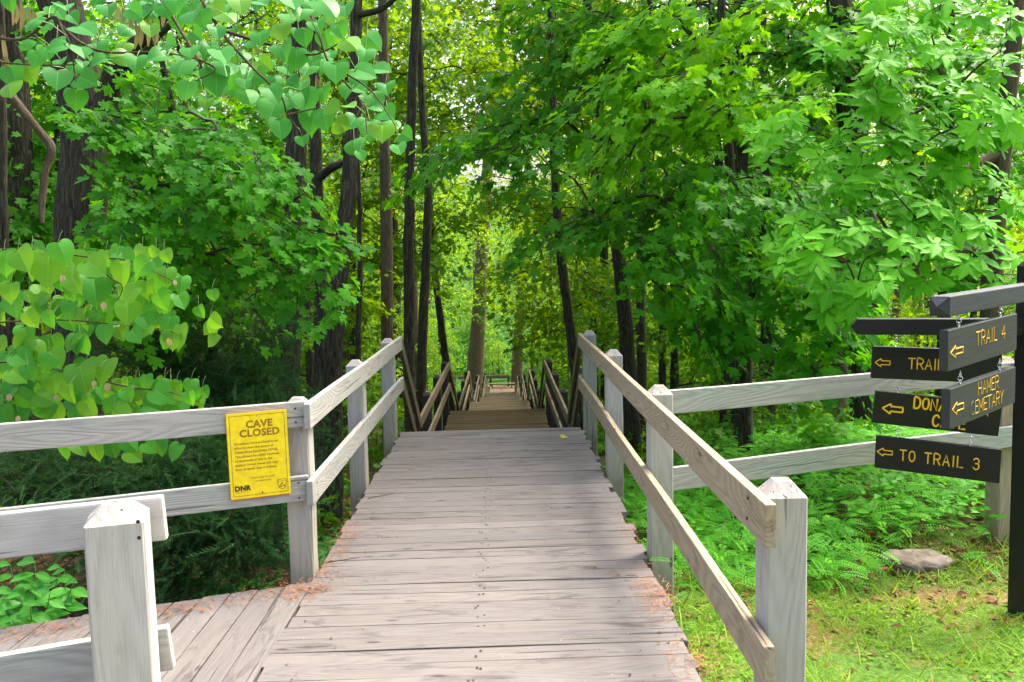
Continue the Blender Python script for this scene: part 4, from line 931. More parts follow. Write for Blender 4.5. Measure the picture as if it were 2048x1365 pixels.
# --- sassafras: whorls of mitten leaves at the shoot tips
def sassafras():
    base = at(1972, 900, 8.6); base.z = float(gz(base.x, 8.6)) - .2
    t = thing("sassafras_tree", "pale green sassafras with mitten-shaped leaves beside the black trail signs", "tree", base[:])
    tp = [base, at(1980, 640, 8.6), at(1990, 480, 8.6), at(2004, 300, 8.6), at(2030, 60, 8.6), at(2045, -200, 8.7)]
    T_ = spline(tp, 6); mb = MB(); tube(mb, T_, np.linspace(.11, .07, len(T_)), 12, rough=.08)
    L1 = spline([at(1992, 310, 8.6), at(1930, 340, 8.4), at(1880, 352, 8.2), at(1815, 345, 8.0)], 5); tube(mb, L1, np.linspace(.06, .03, len(L1)), 8, rough=.1)
    L2 = spline([at(1985, 500, 8.6), at(1900, 500, 8.0), at(1800, 520, 7.5), at(1700, 540, 7.2)], 5); tube(mb, L2, np.linspace(.05, .02, len(L2)), 8, rough=.1)
    blobs = [(1700, 520, 7.0, 160, 60, .5, 1.2), (1850, 500, 7.0, 130, 60, .5, 1.2), (1600, 480, 7.3, 110, 50, .5), (1760, 430, 7.3, 140, 60, .5), (1950, 560, 6.9, 70, 30, .35), (1720, 330, 7.6, 170, 50, .6), (1600, 270, 7.7, 60, 50, .4),
             (1780, 180, 7.6, 130, 70, .6), (1880, 270, 7.6, 100, 80, .6), (1820, 60, 7.6, 150, 60, .6), (1680, 590, 6.8, 40, 40, .25), (1990, 200, 7.4, 60, 150, .5), (1900, 400, 7.5, 100, 60, .5), (1730, 260, 7.5, 100, 50, .4)]
    P, O = sample_blobs(blobs, 42)
    grow(np.vstack([T_[4:], L1, L2]), P, mb, .004, 6)
    pos, xd, nr, tn = [], [], [], []
    for p_, o_ in zip(P, O):
        o_ = norm(o_ + np.array([0, -.2, .25])); 
        for rep in range(3):
            tip = p_ + o_ * rng.uniform(.0, .22) + rng.normal(0, .10, 3); ax = norm(o_ * .5 + np.array([0, -.25, .7]) + rng.normal(0, .25, 3))
            tube(mb, [p_, (p_ + tip) / 2 + [0, 0, .02], tip], [.004, .003, .0025], 4)
            e1 = norm(np.cross(ax, [.3, .2, 1])); e2 = np.cross(ax, e1); k = rng.integers(6, 9); a0 = rng.uniform(0, 6.28)
            for i in range(k):
                a = a0 + i * 2.4; ra = e1 * math.cos(a) + e2 * math.sin(a); el_ = rng.uniform(.0, .55)
                xd.append(norm(ra + ax * el_ - np.array([0, 0, .28]))); nr.append(norm(ax - ra * .2 + rng.normal(0, .15, 3))); pos.append(tip + ra * .012 - ax * .012 * i); tn.append(rng.uniform(.1, 1))
    pos, xd, nr, tn = map(np.array, (pos, xd, nr, tn)); kind = rng.integers(0, 4, len(pos)); ml = MB()
    for kk, tpl in ((0, ELL), (1, MITT), (2, TRI), (3, ELL)):
        s_ = kind == kk; leaves(ml, tpl, pos[s_], xd[s_], nr[s_], rng.uniform(.10, .21, s_.sum()), tn[s_])
    mb.obj("trunk", M['twig'], t); ml.obj("crown", M['sassafras'], t)
sassafras()

# --- redbuds: heart leaves hanging on zigzag twigs
def redbud(name, label, trunk, tr, twig_px, leaf_px, matl, fills=(), tiltup=.5, young=.15, pods=(), buds=(), deadlimb=None, fwd=(-.45, .1)):
    t = thing(name, label, "tree", trunk[0][:])
    mb = MB(); T_ = spline(trunk, 6); tube(mb, T_, np.linspace(tr[0], tr[1], len(T_)), 10, rough=.06)
    tw = []
    for row in twig_px:
        q = spline([at(u, v, yy) for u, v, yy in row], 6); tw.append(q); w0 = .006 if len(row) > 3 else .0035
        tube(mb, q, np.linspace(w0, .0018, len(q)), 6)
    if deadlimb:
        q = spline([at(u, v, yy) for u, v, yy, w in deadlimb], 6); w = [w * yy / F / 2 for u, v, yy, w in deadlimb]
        tube(mb, q, np.interp(np.linspace(0, 1, len(q)), np.linspace(0, 1, len(w)), w), 8, rough=.14)
    A = np.vstack(tw)
    Lf = list(leaf_px)
    for (u0, u1, v0, v1, y0, y1, k, s0, s1) in fills:
        for _ in range(k):
            Lf.append((rng.uniform(u0, u1), rng.uniform(v0, v1), rng.uniform(y0, y1), rng.uniform(s0, s1), rng.uniform(-50, 50)))
    mls = MB()
    for (u, v, yy, spx_, ang) in Lf:
        c = np.array(at(u, v, yy)); s = spx_ * yy / F
        a = R(ang); down = np.array([math.sin(a), rng.uniform(*fwd), -math.cos(a)])
        down = norm(down); nrm_ = norm(np.array([rng.uniform(-.5, .5), -.8, tiltup * rng.uniform(.1, 1.6)]))
        basep = c - down * s * .42
        yg = rng.uniform() < young
        tn = rng.uniform(.15, .85)
        leaves(mls, HEARTS[rng.integers(0, 4)], basep[None], down[None], nrm_[None], s, tn, 1 if yg else 0)
        dv = A - basep; dd = np.linalg.norm(dv, axis=1); k = int(np.argmin(dd)); tgt = A[k] if dd[k] < .16 else basep + np.array([rng.uniform(-.03, .03), .03, .07])
        tube(mls, [basep, (basep + tgt) / 2 + np.array([0, 0, .012]), tgt], .0013, 4, .5, 0, 2)
    mb.obj("trunk", M['twig'], t); mls.obj("crown", list(matl) + [M['stalk']], t)
    for (u, v, yy, L) in pods:
        a = at(u, v, yy); s = L * yy / F; pm_ = MB(); q = np.array([a, a + Vector((.004, 0, -s * .5)), a + Vector((rng.uniform(-.008, .008), 0, -s))])
        V = []; 
        for k, (c, w) in enumerate(zip(spline(q, 4), np.sin(np.linspace(.12, 2.95, 9)))):
            V += [c + np.array([-w * .0085, 0, 0]), c + np.array([0, -.002, 0]), c + np.array([w * .0085, .001, 0])]
        Fq = [[3 * k + j, 3 * k + j + 1, 3 * k + j + 4, 3 * k + j + 3] for k in range(8) for j in range(2)]
        pm_.add(V, Fq, rng.uniform(.2, .9)); pm_.obj("seed_pod", M['pod'], t)
    for (u, v, yy, spx_) in buds:
        c = np.array(at(u, v, yy)); s = spx_ * yy / F; bm_ = MB()
        for k in range(4):
            a = k * 1.57 + .4; leaves(bm_, ELL, (c + [math.cos(a) * s * .18, math.sin(a) * s * .18, s * .5])[None], np.array([[math.cos(a) * .25, math.sin(a) * .25, -1]]), np.array([[math.cos(a), math.sin(a), .2]]), s * 1.1, rng.uniform(0, 1))
        bm_.obj("young_leaf", M['bud'], t)
    return t
# upper left, close to the viewer: (u, v, size px, turn)
top_leaves = [(82, 33, 46, -60), (128, 12, 40, 60), (170, 58, 55, 55), (270, 25, 40, 50), (20, 8, 30, 20), (60, 48, 36, -40), (112, 95, 42, -75), (95, 55, 30, 70), (163, 98, 58, 40), (72, 120, 34, -20), (120, 125, 30, 30), (28, 150, 52, 15), (60, 145, 48, 30), (18, 175, 50, 20),
              (115, 157, 54, 5), (172, 160, 52, 70), (152, 200, 44, 10), (165, 127, 26, 35), (200, 122, 42, -55), (240, 112, 42, -70), (272, 125, 44, 15), (317, 113, 46, -60), (337, 88, 42, 75), (362, 130, 58, -10), (380, 103, 40, 20), (385, 30, 60, 0), (392, 70, 36, 45),
              (374, 180, 42, -15), (411, 207, 30, 5), (434, 65, 36, 10), (445, 110, 50, 45), (448, 130, 60, 40), (432, 160, 60, 10), (468, 60, 30, 30), (430, 20, 46, 40), (455, 30, 50, 50), (480, 135, 40, 30), (490, 165, 42, 20), (495, 190, 46, 30), (530, 130, 36, 60), (518, 155, 44, 60),
              (545, 187, 46, 50), (545, 222, 60, -5), (560, 258, 46, 15), (605, 282, 30, 5), (565, 100, 48, 10), (592, 115, 48, -5), (615, 140, 40, -20), (600, 195, 52, 35), (580, 165, 46, 50), (610, 200, 56, 15), (625, 240, 60, 0), (650, 240, 50, 20), (602, 25, 46, 10), (635, 50, 40, 15),
              (640, 127, 48, -5), (672, 145, 50, 5), (700, 85, 48, 60), (680, 60, 36, 30), (655, 10, 60, 40), (585, 5, 50, 20), (520, 5, 50, 60), (480, 10, 46, 10), (730, 145, 48, 70), (762, 140, 48, 80), (720, 180, 34, 70), (748, 200, 50, 40), (772, 175, 40, 20), (665, 215, 40, 60),
              (700, 212, 34, 75), (680, 248, 44, 60), (705, 245, 42, -30), (708, 290, 48, 0), (740, 260, 52, 5), (765, 262, 58, -5), (785, 245, 40, 60), (812, 272, 40, 60), (798, 298, 34, 15), (755, 215, 36, 70), (722, 312, 24, 10), (775, 228, 46, 50), (690, 20, 44, 0), (560, 60, 44, 20),
              (330, 20, 40, 30), (352, 8, 44, 0), (215, 20, 40, 10), (250, 60, 34, -30), (300, 60, 36, 20), (415, 100, 40, 0), (520, 75, 42, 10), (610, 75, 42, 5), (645, 185, 44, 10)]
top_tw = [[(-60, 60, 2.9), (40, 80, 2.9), (105, 35, 2.9), (125, 60, 2.85), (140, 90, 2.8), (152, 165, 2.8)], [(105, 35, 2.9), (160, 85, 2.85), (215, 105, 2.8), (320, 105, 2.8), (395, 118, 2.8)], [(300, -40, 3), (395, 118, 2.8), (400, 140, 2.8), (408, 180, 2.8)],
          [(395, 118, 2.8), (430, 140, 2.75), (385, 165, 2.75)], [(380, -40, 3), (440, 60, 2.9), (500, 130, 2.8), (560, 190, 2.75), (575, 230, 2.75), (603, 268, 2.75)], [(600, -40, 3), (625, 40, 2.9), (640, 75, 2.85), (660, 130, 2.8), (722, 205, 2.75), (735, 270, 2.7)],
          [(575, 230, 2.75), (640, 215, 2.75)], [(660, 130, 2.8), (740, 180, 2.75), (790, 250, 2.7)], [(440, 60, 2.9), (540, 90, 2.85), (625, 110, 2.85), (700, 75, 2.8)], [(-60, 120, 2.9), (60, 130, 2.85), (150, 130, 2.8)]]
redbud("redbud_tree", "overhanging redbud branch with pale bluish heart-shaped leaves at the upper left, close to the viewer", [Vector((-3.6, 2.2, -.3)), Vector((-3.5, 2.3, 1.2)), Vector((-3.1, 2.6, 2.6)), Vector((-2.4, 2.8, 3.4)), Vector((-1.2, 2.95, 3.6)), Vector((-.4, 3.0, 3.4))], (.07, .012), top_tw,
       [(u, v, 2.78 + rng.uniform(-.12, .18), s * .96, a + rng.uniform(-12, 12)) for u, v, s, a in top_leaves], [M['redbud'], M['redbud_young']],
       [(180, 700, -20, 40, 2.9, 3.2, 34, 32, 48), (400, 760, 60, 210, 2.95, 3.2, 40, 28, 42), (0, 400, 20, 150, 2.95, 3.2, 16, 26, 40)], .75, .16,
       [(u + rng.uniform(-4, 4), v, 2.95, L) for u, v, L in ((22, 0, 48), (30, 5, 40), (40, 0, 60), (55, 10, 42), (62, 20, 34), (235, 8, 36), (245, 14, 34), (255, 30, 38), (268, 40, 56), (278, 42, 50), (290, 30, 60), (302, 36, 52), (312, 48, 42), (326, 12, 40), (630, 150, 52), (638, 160, 40), (5, 70, 60), (10, 110, 30))],
       (), [(20, 190, 4.9, 20), (48, 225, 4.9, 16), (75, 258, 4.9, 15), (103, 297, 4.9, 17), (92, 340, 4.9, 13), (84, 405, 4.9, 14), (84, 446, 4.9, 8)], (-1.3, -.1))
mid_leaves = [(10, 525, 60, 10), (45, 520, 60, 25), (96, 538, 82, 0), (150, 535, 70, 30), (125, 505, 55, 20), (20, 585, 48, 5), (28, 610, 60, 0), (190, 580, 72, 5), (190, 535, 60, 60), (245, 548, 62, -10), (250, 520, 50, 40), (320, 562, 56, 0), (285, 535, 48, -40), (150, 570, 44, 20),
              (262, 590, 50, -35), (285, 660, 52, -60), (255, 625, 54, 0), (210, 668, 46, 5), (360, 680, 48, -15), (270, 672, 40, 40), (320, 600, 50, 20), (95, 725, 40, -10), (45, 720, 50, 50), (35, 750, 52, 60), (60, 745, 40, 20), (108, 768, 50, 5), (165, 755, 72, 10), (208, 740, 66, -20),
              (140, 790, 52, -5), (20, 785, 44, 70), (50, 800, 50, 60), (10, 830, 50, 10), (90, 795, 50, 60), (150, 810, 40, 30), (180, 820, 50, 10), (225, 810, 44, 30), (290, 765, 40, 0), (280, 795, 40, -20), (255, 790, 34, 30), (325, 790, 54, 50), (320, 775, 40, 10), (350, 795, 40, 40),
              (380, 797, 34, 10), (300, 815, 46, 70), (245, 825, 44, 60), (125, 905, 42, 0), (160, 895, 42, 30), (190, 905, 44, 0), (225, 900, 40, 10), (262, 890, 40, 50), (268, 912, 42, 60), (320, 895, 40, 10), (352, 905, 44, -30), (300, 895, 36, 40), (100, 640, 40, 0), (60, 640, 44, 20), (140, 620, 46, -20)]
mid_tw = [[(-60, 500, 5.2), (60, 500, 5.15), (180, 515, 5.1), (250, 520, 5.1), (310, 545, 5.05), (352, 566, 5.05)], [(180, 515, 5.1), (220, 555, 5.05), (245, 575, 5.0), (230, 610, 5.0)], [(-60, 730, 5.2), (40, 725, 5.15), (140, 745, 5.1), (200, 735, 5.05)],
          [(140, 745, 5.1), (260, 775, 5.1), (330, 782, 5.05), (400, 805, 5.05)], [(-60, 650, 5.3), (100, 640, 5.2), (240, 650, 5.15), (340, 665, 5.1)], [(-60, 880, 5.2), (100, 880, 5.15), (240, 875, 5.1), (350, 885, 5.1)]]
redbud("redbud_tree", "redbud with large yellow-green heart-shaped leaves behind the left fence's upper rail", [gpt(-3.9, 5.7, -.3), Vector((-3.9, 5.6, .4)), Vector((-3.85, 5.5, 1.2)), Vector((-3.7, 5.4, 2.2))], (.05, .02), mid_tw,
       [(u, v, 5.0 + rng.uniform(-.08, .2), s * .88, a + rng.uniform(-10, 10)) for u, v, s, a in mid_leaves], [M['creeper'], M['redbud_young']],
       [(-40, 340, 500, 660, 5.2, 5.7, 80, 24, 42), (180, 375, 530, 690, 5.05, 5.3, 24, 26, 44), (300, 430, 590, 700, 5.2, 5.6, 9, 22, 38), (240, 420, 760, 850, 5.1, 5.4, 16, 24, 36), (-30, 110, 1010, 1100, 5.2, 5.6, 14, 26, 38), (-40, 200, 640, 840, 5.3, 5.9, 36, 32, 46), (-20, 120, 690, 860, 5.1, 5.4, 26, 34, 48), (150, 400, 770, 840, 5.15, 5.5, 26, 28, 40)], .45, .4, (),
       [(126, 558, 5.0, 15), (155, 552, 5.0, 11), (207, 612, 4.98, 16), (350, 566, 5.0, 11), (338, 684, 4.98, 15), (188, 768, 4.98, 13), (215, 775, 4.98, 17), (112, 795, 4.98, 11), (18, 795, 4.98, 14), (36, 838, 4.98, 13), (285, 900, 5.0, 10)])

# --- junipers
JV = []; JF = []
for k in range(15):
    x = k / 15; L = .30 * (1 - x * .65); sd = 1 if k % 2 else -1
    b = len(JV); JV += [(x, 0, 0), (x + .05, 0, .01), (x + L * .8, sd * L * .62, .04 - .1 * x)]; JF.append([b, b + 1, b + 2])
    b = len(JV); JV += [(x + .02, 0, 0), (x + .06, 0, 0), (x + L * .6, sd * L * .12, L * .45 * (1 if k % 3 else -1))]; JF.append([b, b + 1, b + 2])
b = len(JV); JV += [(0, -.02, 0), (0, .02, 0), (1.1, 0, 0)]; JF.append([b, b + 1, b + 2])
JUN = (np.array(JV, float), np.array(JF))
def juniper(label, base, blobs, dens, size=.2, k=26):
    P, O = sample_blobs(blobs, dens); t = thing("juniper_shrub", label, "shrub", base[:])
    zc = P[:, 2].max(); mb = MB(); T_ = spline([base, (base[0], base[1], (base[2] + zc) / 2), (base[0] + .05, base[1], zc)], 6); tube(mb, T_, np.linspace(.06, .015, len(T_)), 8)
    grow(T_, P, mb, .0035, 5)
    ml = MB(); idx = np.repeat(np.arange(len(P)), k); N = len(idx); On = norm(O)
    pos = P[idx] + rng.normal(0, .14, (N, 3)); xd = norm(On[idx] + rng.normal(0, .55, (N, 3)) + [0, 0, .1]); nr = norm(rng.normal(0, .6, (N, 3)) + [0, -.2, 1])
    leaves(ml, JUN, pos, xd, nr, size * rng.uniform(.6, 1.3, N), np.clip(rng.uniform(0, 1, N) * .7 + .5 * sm(pos[:, 2], base[2], zc) - .1, 0, 1) * 0 + rng.uniform(0, 1, N))
    mb.obj("trunk", M['twig'], t); ml.obj("foliage", M['juniper'], t)
juniper("tall feathery dark juniper between the left fence and the furrowed trunk", gpt(-2.9, 9.2), [(470, 700, 9, 90, 110, .6), (400, 740, 9, 110, 90, .6), (520, 770, 8.8, 70, 70, .5), (300, 720, 9, 110, 110, .5), (440, 830, 8.6, 100, 60, .5)], 95, .22, 30)
juniper("low spreading dark juniper seen between the two rails of the left fence", gpt(-2.6, 6.6), [(350, 960, 6.5, 160, 70, .5), (180, 970, 6.5, 170, 80, .5), (440, 1080, 6.3, 110, 80, .4), (380, 1010, 6.4, 110, 90, .4), (60, 960, 6.4, 120, 90, .4), (500, 930, 6.8, 60, 60, .4), (330, 1130, 6.0, 60, 50, .3), (480, 1010, 6.3, 60, 70, .35), (250, 1060, 6.1, 110, 70, .35)], 170, .17, 34)
juniper("small dark juniper under the left railing's first span", gpt(-2.2, 8.0), [(640, 880, 7.9, 50, 80, .35), (600, 960, 7.8, 40, 60, .3)], 90, .17, 26)

# --- background woodland
def far_tree_proto(cv, H, r, pale, name="forest_tree", cat="tree"):
    t = thing(name, "", cat, (0, 0, 0)); mb = MB()
    P = np.c_[np.cumsum(rng.normal(0, .06, 9)), np.cumsum(rng.normal(0, .06, 9)), np.linspace(-.4, H, 9)]; P -= [P[0][0], P[0][1], 0]
    tube(mb, P, np.linspace(r * 1.15, r * .5, 9), 9, rough=.05)
    mb.obj("trunk", M['bark_pale'] if pale else M['bark'], t, True, True)
    for nm, me in (("crown", cv[0]), ("branches", cv[1])):
        o = link(nm, me, t, True); o.location = P[-1] - np.array([0, 0, H * .22])
    return t
protos = [far_tree_proto(CV[0], 9, .16, False), far_tree_proto(CV[1], 10, .20, True), far_tree_proto(CV[2], 8, .13, False), far_tree_proto(CV[3], 11, .18, True)]
FG = "tall trees deep in the wood on both sides of the stairway"
FLB = "tall slim-trunked woodland tree standing deep in the wood beyond the railings"
placed = []; first = [True] * 4; cnt = 0
while cnt < 150:
    yy = 17 + 118 * rng.uniform() ** 1.15; hw = .63 * yy + 4; xx = rng.uniform(-hw, hw)
    if cnt % 3 == 0: xx = rng.normal(0, .16 * yy + 1); yy = max(yy, 26)
    if cnt < 10: xx, yy = [(4.4, 27.5), (3.7, 24.2), (4.3, 35), (4.5, 40.5), (4.7, 52), (4.6, 46.5), (4.9, 63), (-3.7, 38), (-3.9, 57), (-3.8, 31)][cnt]      # right-hand ones added to shade the lower stairway, left ones to fill a sky gap
    if abs(xx + .15) < 2.2 + (.9 if yy < 70 else 0): continue
    if any((xx - a) ** 2 + (yy - b_) ** 2 < (1.3 + .018 * yy) ** 2 for a, b_ in placed): continue
    placed.append((xx, yy)); k = rng.integers(0, 4); loc = gpt(xx, yy); rz = rng.uniform(0, 6.28); s = rng.uniform(.8, 1.25) if cnt > 9 else 1.15
    if first[k]:
        o = protos[k]; o.location = loc; o.rotation_euler = (0, 0, rz); o.scale = (s, s, s); o["label"] = FLB; o["group"] = FG; first[k] = False
    else: dup(protos[k], loc, rz, s, FLB, FG)
    cnt += 1
sap = []
for cv, H in zip(CS, (1.5, 1.3, 1.9)):
    t = thing("sapling", "", "sapling", (0, 0, 0)); mb = MB(); tube(mb, [(0, 0, -.2), (.03, 0, H * .5), (0, .02, H)], [.03, .025, .018], 7); mb.obj("trunk", M['bark'], t, True, True)
    for nm, me in (("crown", cv[0]), ("branches", cv[1])):
        o = link(nm, me, t, True); o.location = (0, 0, H * .8)
    sap.append(t)
SG = "young trees of the understory below the taller trunks"; SLB = "young yellow-green understory tree with layered sprays in the wood"
first = [True] * 3; cnt = 0; placed = []
while cnt < 170:
    yy = 14 + 105 * rng.uniform() ** 1.2; hw = .62 * yy + 3; xx = rng.uniform(-hw, hw)
    if cnt % 3 == 0: xx = rng.normal(0, .09 * yy + 1.5)
    if abs(xx + .15) < (2.7 if yy < 50 else 4.2) and yy < 82: continue
    if any((xx - a) ** 2 + (yy - b_) ** 2 < 1.2 for a, b_ in placed): continue
    placed.append((xx, yy)); k = rng.integers(0, 3); loc = gpt(xx, yy); rz = rng.uniform(0, 6.28); s = rng.uniform(.7, 1.35)
    if first[k]:
        o = sap[k]; o.location = loc; o.rotation_euler = (0, 0, rz); o.scale = (s, s, s); o["label"] = SLB; o["group"] = SG; first[k] = False
    else: dup(sap[k], loc, rz, s, SLB, SG)
    cnt += 1
# the wooded slope across the ravine reads as one mass
ml = MB(); k = 2600
yy = 84 + 150 * rng.uniform(0, 1, k) ** 1.6; xx = rng.uniform(-1, 1, k) * (.66 * yy + 10); zz = gz(xx, yy) + rng.uniform(.3, 1, k) ** 1.2 * (3 + 16 * sm(yy, 84, 120))
pads_to_leaves(ml, np.c_[xx, yy, zz], np.c_[rng.normal(0, .5, k), -np.ones(k), .2 * np.ones(k)], 1.9, 46, LEAF4, .5, .75, .45, .5, .16, .35, (.1, .9))
tag(ml.obj("far_woodland", M['far2']), "pale green mass of far woodland across the ravine", "woodland", None, "stuff")

# ------------------------------------------------------------------ ground growth
def scatter(fn, n): return fn(n)
# undergrowth all over the wood floor
ml = MB(); k = 6500
yy = 9.5 + 130 * rng.uniform(0, 1, k) ** 1.5; xx = rng.uniform(-1, 1, k) * (.62 * yy + 2); cc_ = rng.uniform(0, 1, k) < .3; xx = np.where(cc_, rng.normal(0, .1 * yy + 1, k), xx)
ok = (np.abs(xx + .15) > 1.5 + .02 * yy) | (yy > 82)
ok &= (yy > 17) | (rng.uniform(0, 1, k) < .3); xx, yy = xx[ok], yy[ok]; k = len(xx)
zz = gz(xx, yy) + rng.uniform(.08, .75, k) * np.clip(yy / 25, .6, 1.4)
pads_to_leaves(ml, np.c_[xx, yy, zz], np.c_[rng.normal(0, 1, k), rng.normal(-.4, 1, k), .1 * np.ones(k)], .46, 26, STAR, .14, .85, .35, .5, .14, .35, (.05, .9))
tag(ml.obj("undergrowth", M['far2']), "low green undergrowth covering the floor of the wood", "undergrowth", None, "stuff")
STX = at(1832, 1122, 5.75).x
# vetch bank on the right
VV = []; VF = []
for k in range(9):
    x = .12 + k * .1; w = .20 * (1 - abs(k - 3.5) * .09)
    for sd in (1, -1):
        b = len(VV); VV += [(x, 0, 0), (x + .065, sd * w * .5, .02), (x + .05, sd * w, .0), (x - .02, sd * w * .55, .02)]; VF += [[b, b + 1, b + 2], [b, b + 2, b + 3]]
b = len(VV); VV += [(0, -.006, -.005), (0, .006, -.005), (1, 0, 0)]; VF.append([b, b + 1, b + 2])
VET = np.array(VV, float); VET[:, 2] -= .35 * VET[:, 0] ** 2; VETCH = (VET, np.array(VF))
ml = MB(); k = 9000
yy = rng.uniform(4.3, 10.5, k); xx = 1.0 + rng.uniform(0, 1, k) ** .9 * (.75 * yy)
lim = 5.35 + .25 * np.sin(xx * 2.3) + .35 * np.sin(xx * .9 + 1) - .5 * (xx < 1.6); lim = lim + .30 * sm(xx, 1.8, 2.8); ok = (yy > lim) | ((rng.uniform(0, 1, k) < .10) & (yy > lim - .4)); ok &= ~((np.abs(xx - STX) < .36) & (yy < 5.98)); ok &= ~((np.abs(xx - 3.58) < .26) & (yy < 6.35)); xx, yy = xx[ok], yy[ok]; k = len(xx)
th = rng.uniform(0, 6.28, k); zz = gz(xx, yy) + rng.uniform(.02, .26, k)
leaves(ml, VETCH, np.c_[xx, yy, zz], np.c_[np.cos(th), np.sin(th) - .25, rng.uniform(.05, .8, k)], np.c_[rng.normal(0, .3, k), rng.normal(-.3, .3, k), np.ones(k)], rng.uniform(.11, .2, k), rng.uniform(0, 1, k))
k2 = 8000; yy = rng.uniform(6, 11, k2); xx = 1.1 + rng.uniform(0, 1, k2) * (.75 * yy); th = rng.uniform(0, 6.28, k2)
leaves(ml, ELL, np.c_[xx, yy, gz(xx, yy) + rng.uniform(.03, .27, k2)], np.c_[np.cos(th), np.sin(th), rng.uniform(-.2, .4, k2)], np.c_[rng.normal(0, .4, k2), rng.normal(-.4, .3, k2), np.ones(k2)], rng.uniform(.045, .10, k2), rng.uniform(0, 1, k2))
tag(ml.obj("vetch", M['vetch']), "feathery green vetch covering the bank under the right fence", "ground cover", None, "stuff")
# grass in front of the vetch, thin over the sandy soil
BL = (np.array([[0, -.03, 0], [0, .03, 0], [.45, .024, .03], [.45, -.024, .03], [.8, .014, -.02], [.8, -.014, -.02], [1, 0, -.10]]), np.array([[0, 1, 2], [0, 2, 3], [3, 2, 4], [3, 4, 5], [5, 4, 6]]))
def patch(x, y): return np.sin(x * 3.1 + 1.3) * np.sin(y * 2.7 + .4) + .6 * np.sin(x * 7.3 - y * 5.1) + .4 * np.sin(y * 9 + x * 3)
ml = MB(); k = 56000
yy = rng.uniform(2.2, 6.2, k); xx = .95 + rng.uniform(0, 1, k) * 4.2; ok = (patch(xx, yy) > -.62) | (rng.uniform(0, 1, k) < .15); xx, yy = xx[ok], yy[ok]; k = len(xx)
th = rng.uniform(0, 6.28, k); sz = rng.uniform(.02, .07, k) * (1 + 1.5 * (rng.uniform(0, 1, k) < .09))
leaves(ml, BL, np.c_[xx, yy, gz(xx, yy) - .003], np.c_[np.cos(th), np.sin(th), rng.uniform(.2, 1.6, k)], np.c_[rng.normal(0, .4, k), rng.normal(-.5, .3, k), np.ones(k)], sz, rng.uniform(0, 1, k))
k = 9000; yy = rng.uniform(2.4, 6, k); xx = .95 + rng.uniform(0, 1, k) * 4; ok = patch(xx + .4, yy) > -.1; xx, yy = xx[ok], yy[ok]; k = len(xx); th = rng.uniform(0, 6.28, k)
leaves(ml, ELL, np.c_[xx, yy, gz(xx, yy) + rng.uniform(.005, .03, k)], np.c_[np.cos(th), np.sin(th), rng.uniform(-.1, .4, k)], np.c_[rng.normal(0, .3, k), rng.normal(-.2, .3, k), np.ones(k)], rng.uniform(.02, .045, k), rng.uniform(.0, .5, k))
tag(ml.obj("grass", M['grass']), "thin short grass on sandy soil right of the boardwalk", "grass", None, "stuff")
# dead leaves
ml = MB(); k = 9000
yy = rng.uniform(4.6, 14, k); xx = np.where(rng.uniform(0, 1, k) < .6, rng.uniform(-5, -1.2, k), rng.uniform(.95, 5, k)); th = rng.uniform(0, 6.28, k)
leaves(ml, LEAF4, np.c_[xx, yy, gz(xx, yy) + rng.uniform(.004, .03, k)], np.c_[np.cos(th), np.sin(th), rng.uniform(-.2, .2, k)], np.c_[rng.normal(0, .4, k), rng.normal(0, .4, k), np.ones(k)], rng.uniform(.04, .10, k), rng.uniform(0, 1, k))
k = 500; yy = rng.uniform(2.6, 5.6, k); xx = rng.uniform(.95, 4.5, k); th = rng.uniform(0, 6.28, k)
leaves(ml, LEAF4, np.c_[xx, yy, gz(xx, yy) + .012], np.c_[np.cos(th), np.sin(th), 0 * th], np.c_[rng.normal(0, .3, k), rng.normal(0, .3, k), np.ones(k)], rng.uniform(.02, .06, k), rng.uniform(0, 1, k))
k = 260; yy = rng.uniform(2.6, 9.2, k); xx = np.where(rng.uniform(0, 1, k) < .5, XR - np.abs(rng.normal(0, .25, k)) - .03, XL + np.abs(rng.normal(0, .3, k)) + .03); th = rng.uniform(0, 6.28, k)
leaves(ml, LEAF4, np.c_[xx, yy, np.full(k, .006)], np.c_[np.cos(th), np.sin(th), 0 * th + .05], np.c_[rng.normal(0, .2, k), rng.normal(0, .2, k), np.ones(k)], rng.uniform(.008, .03, k), rng.uniform(0, 1, k))
tag(ml.obj("leaf_litter", M['litter']), "brown dead leaves lying beside the boardwalk", "leaf litter", None, "stuff")
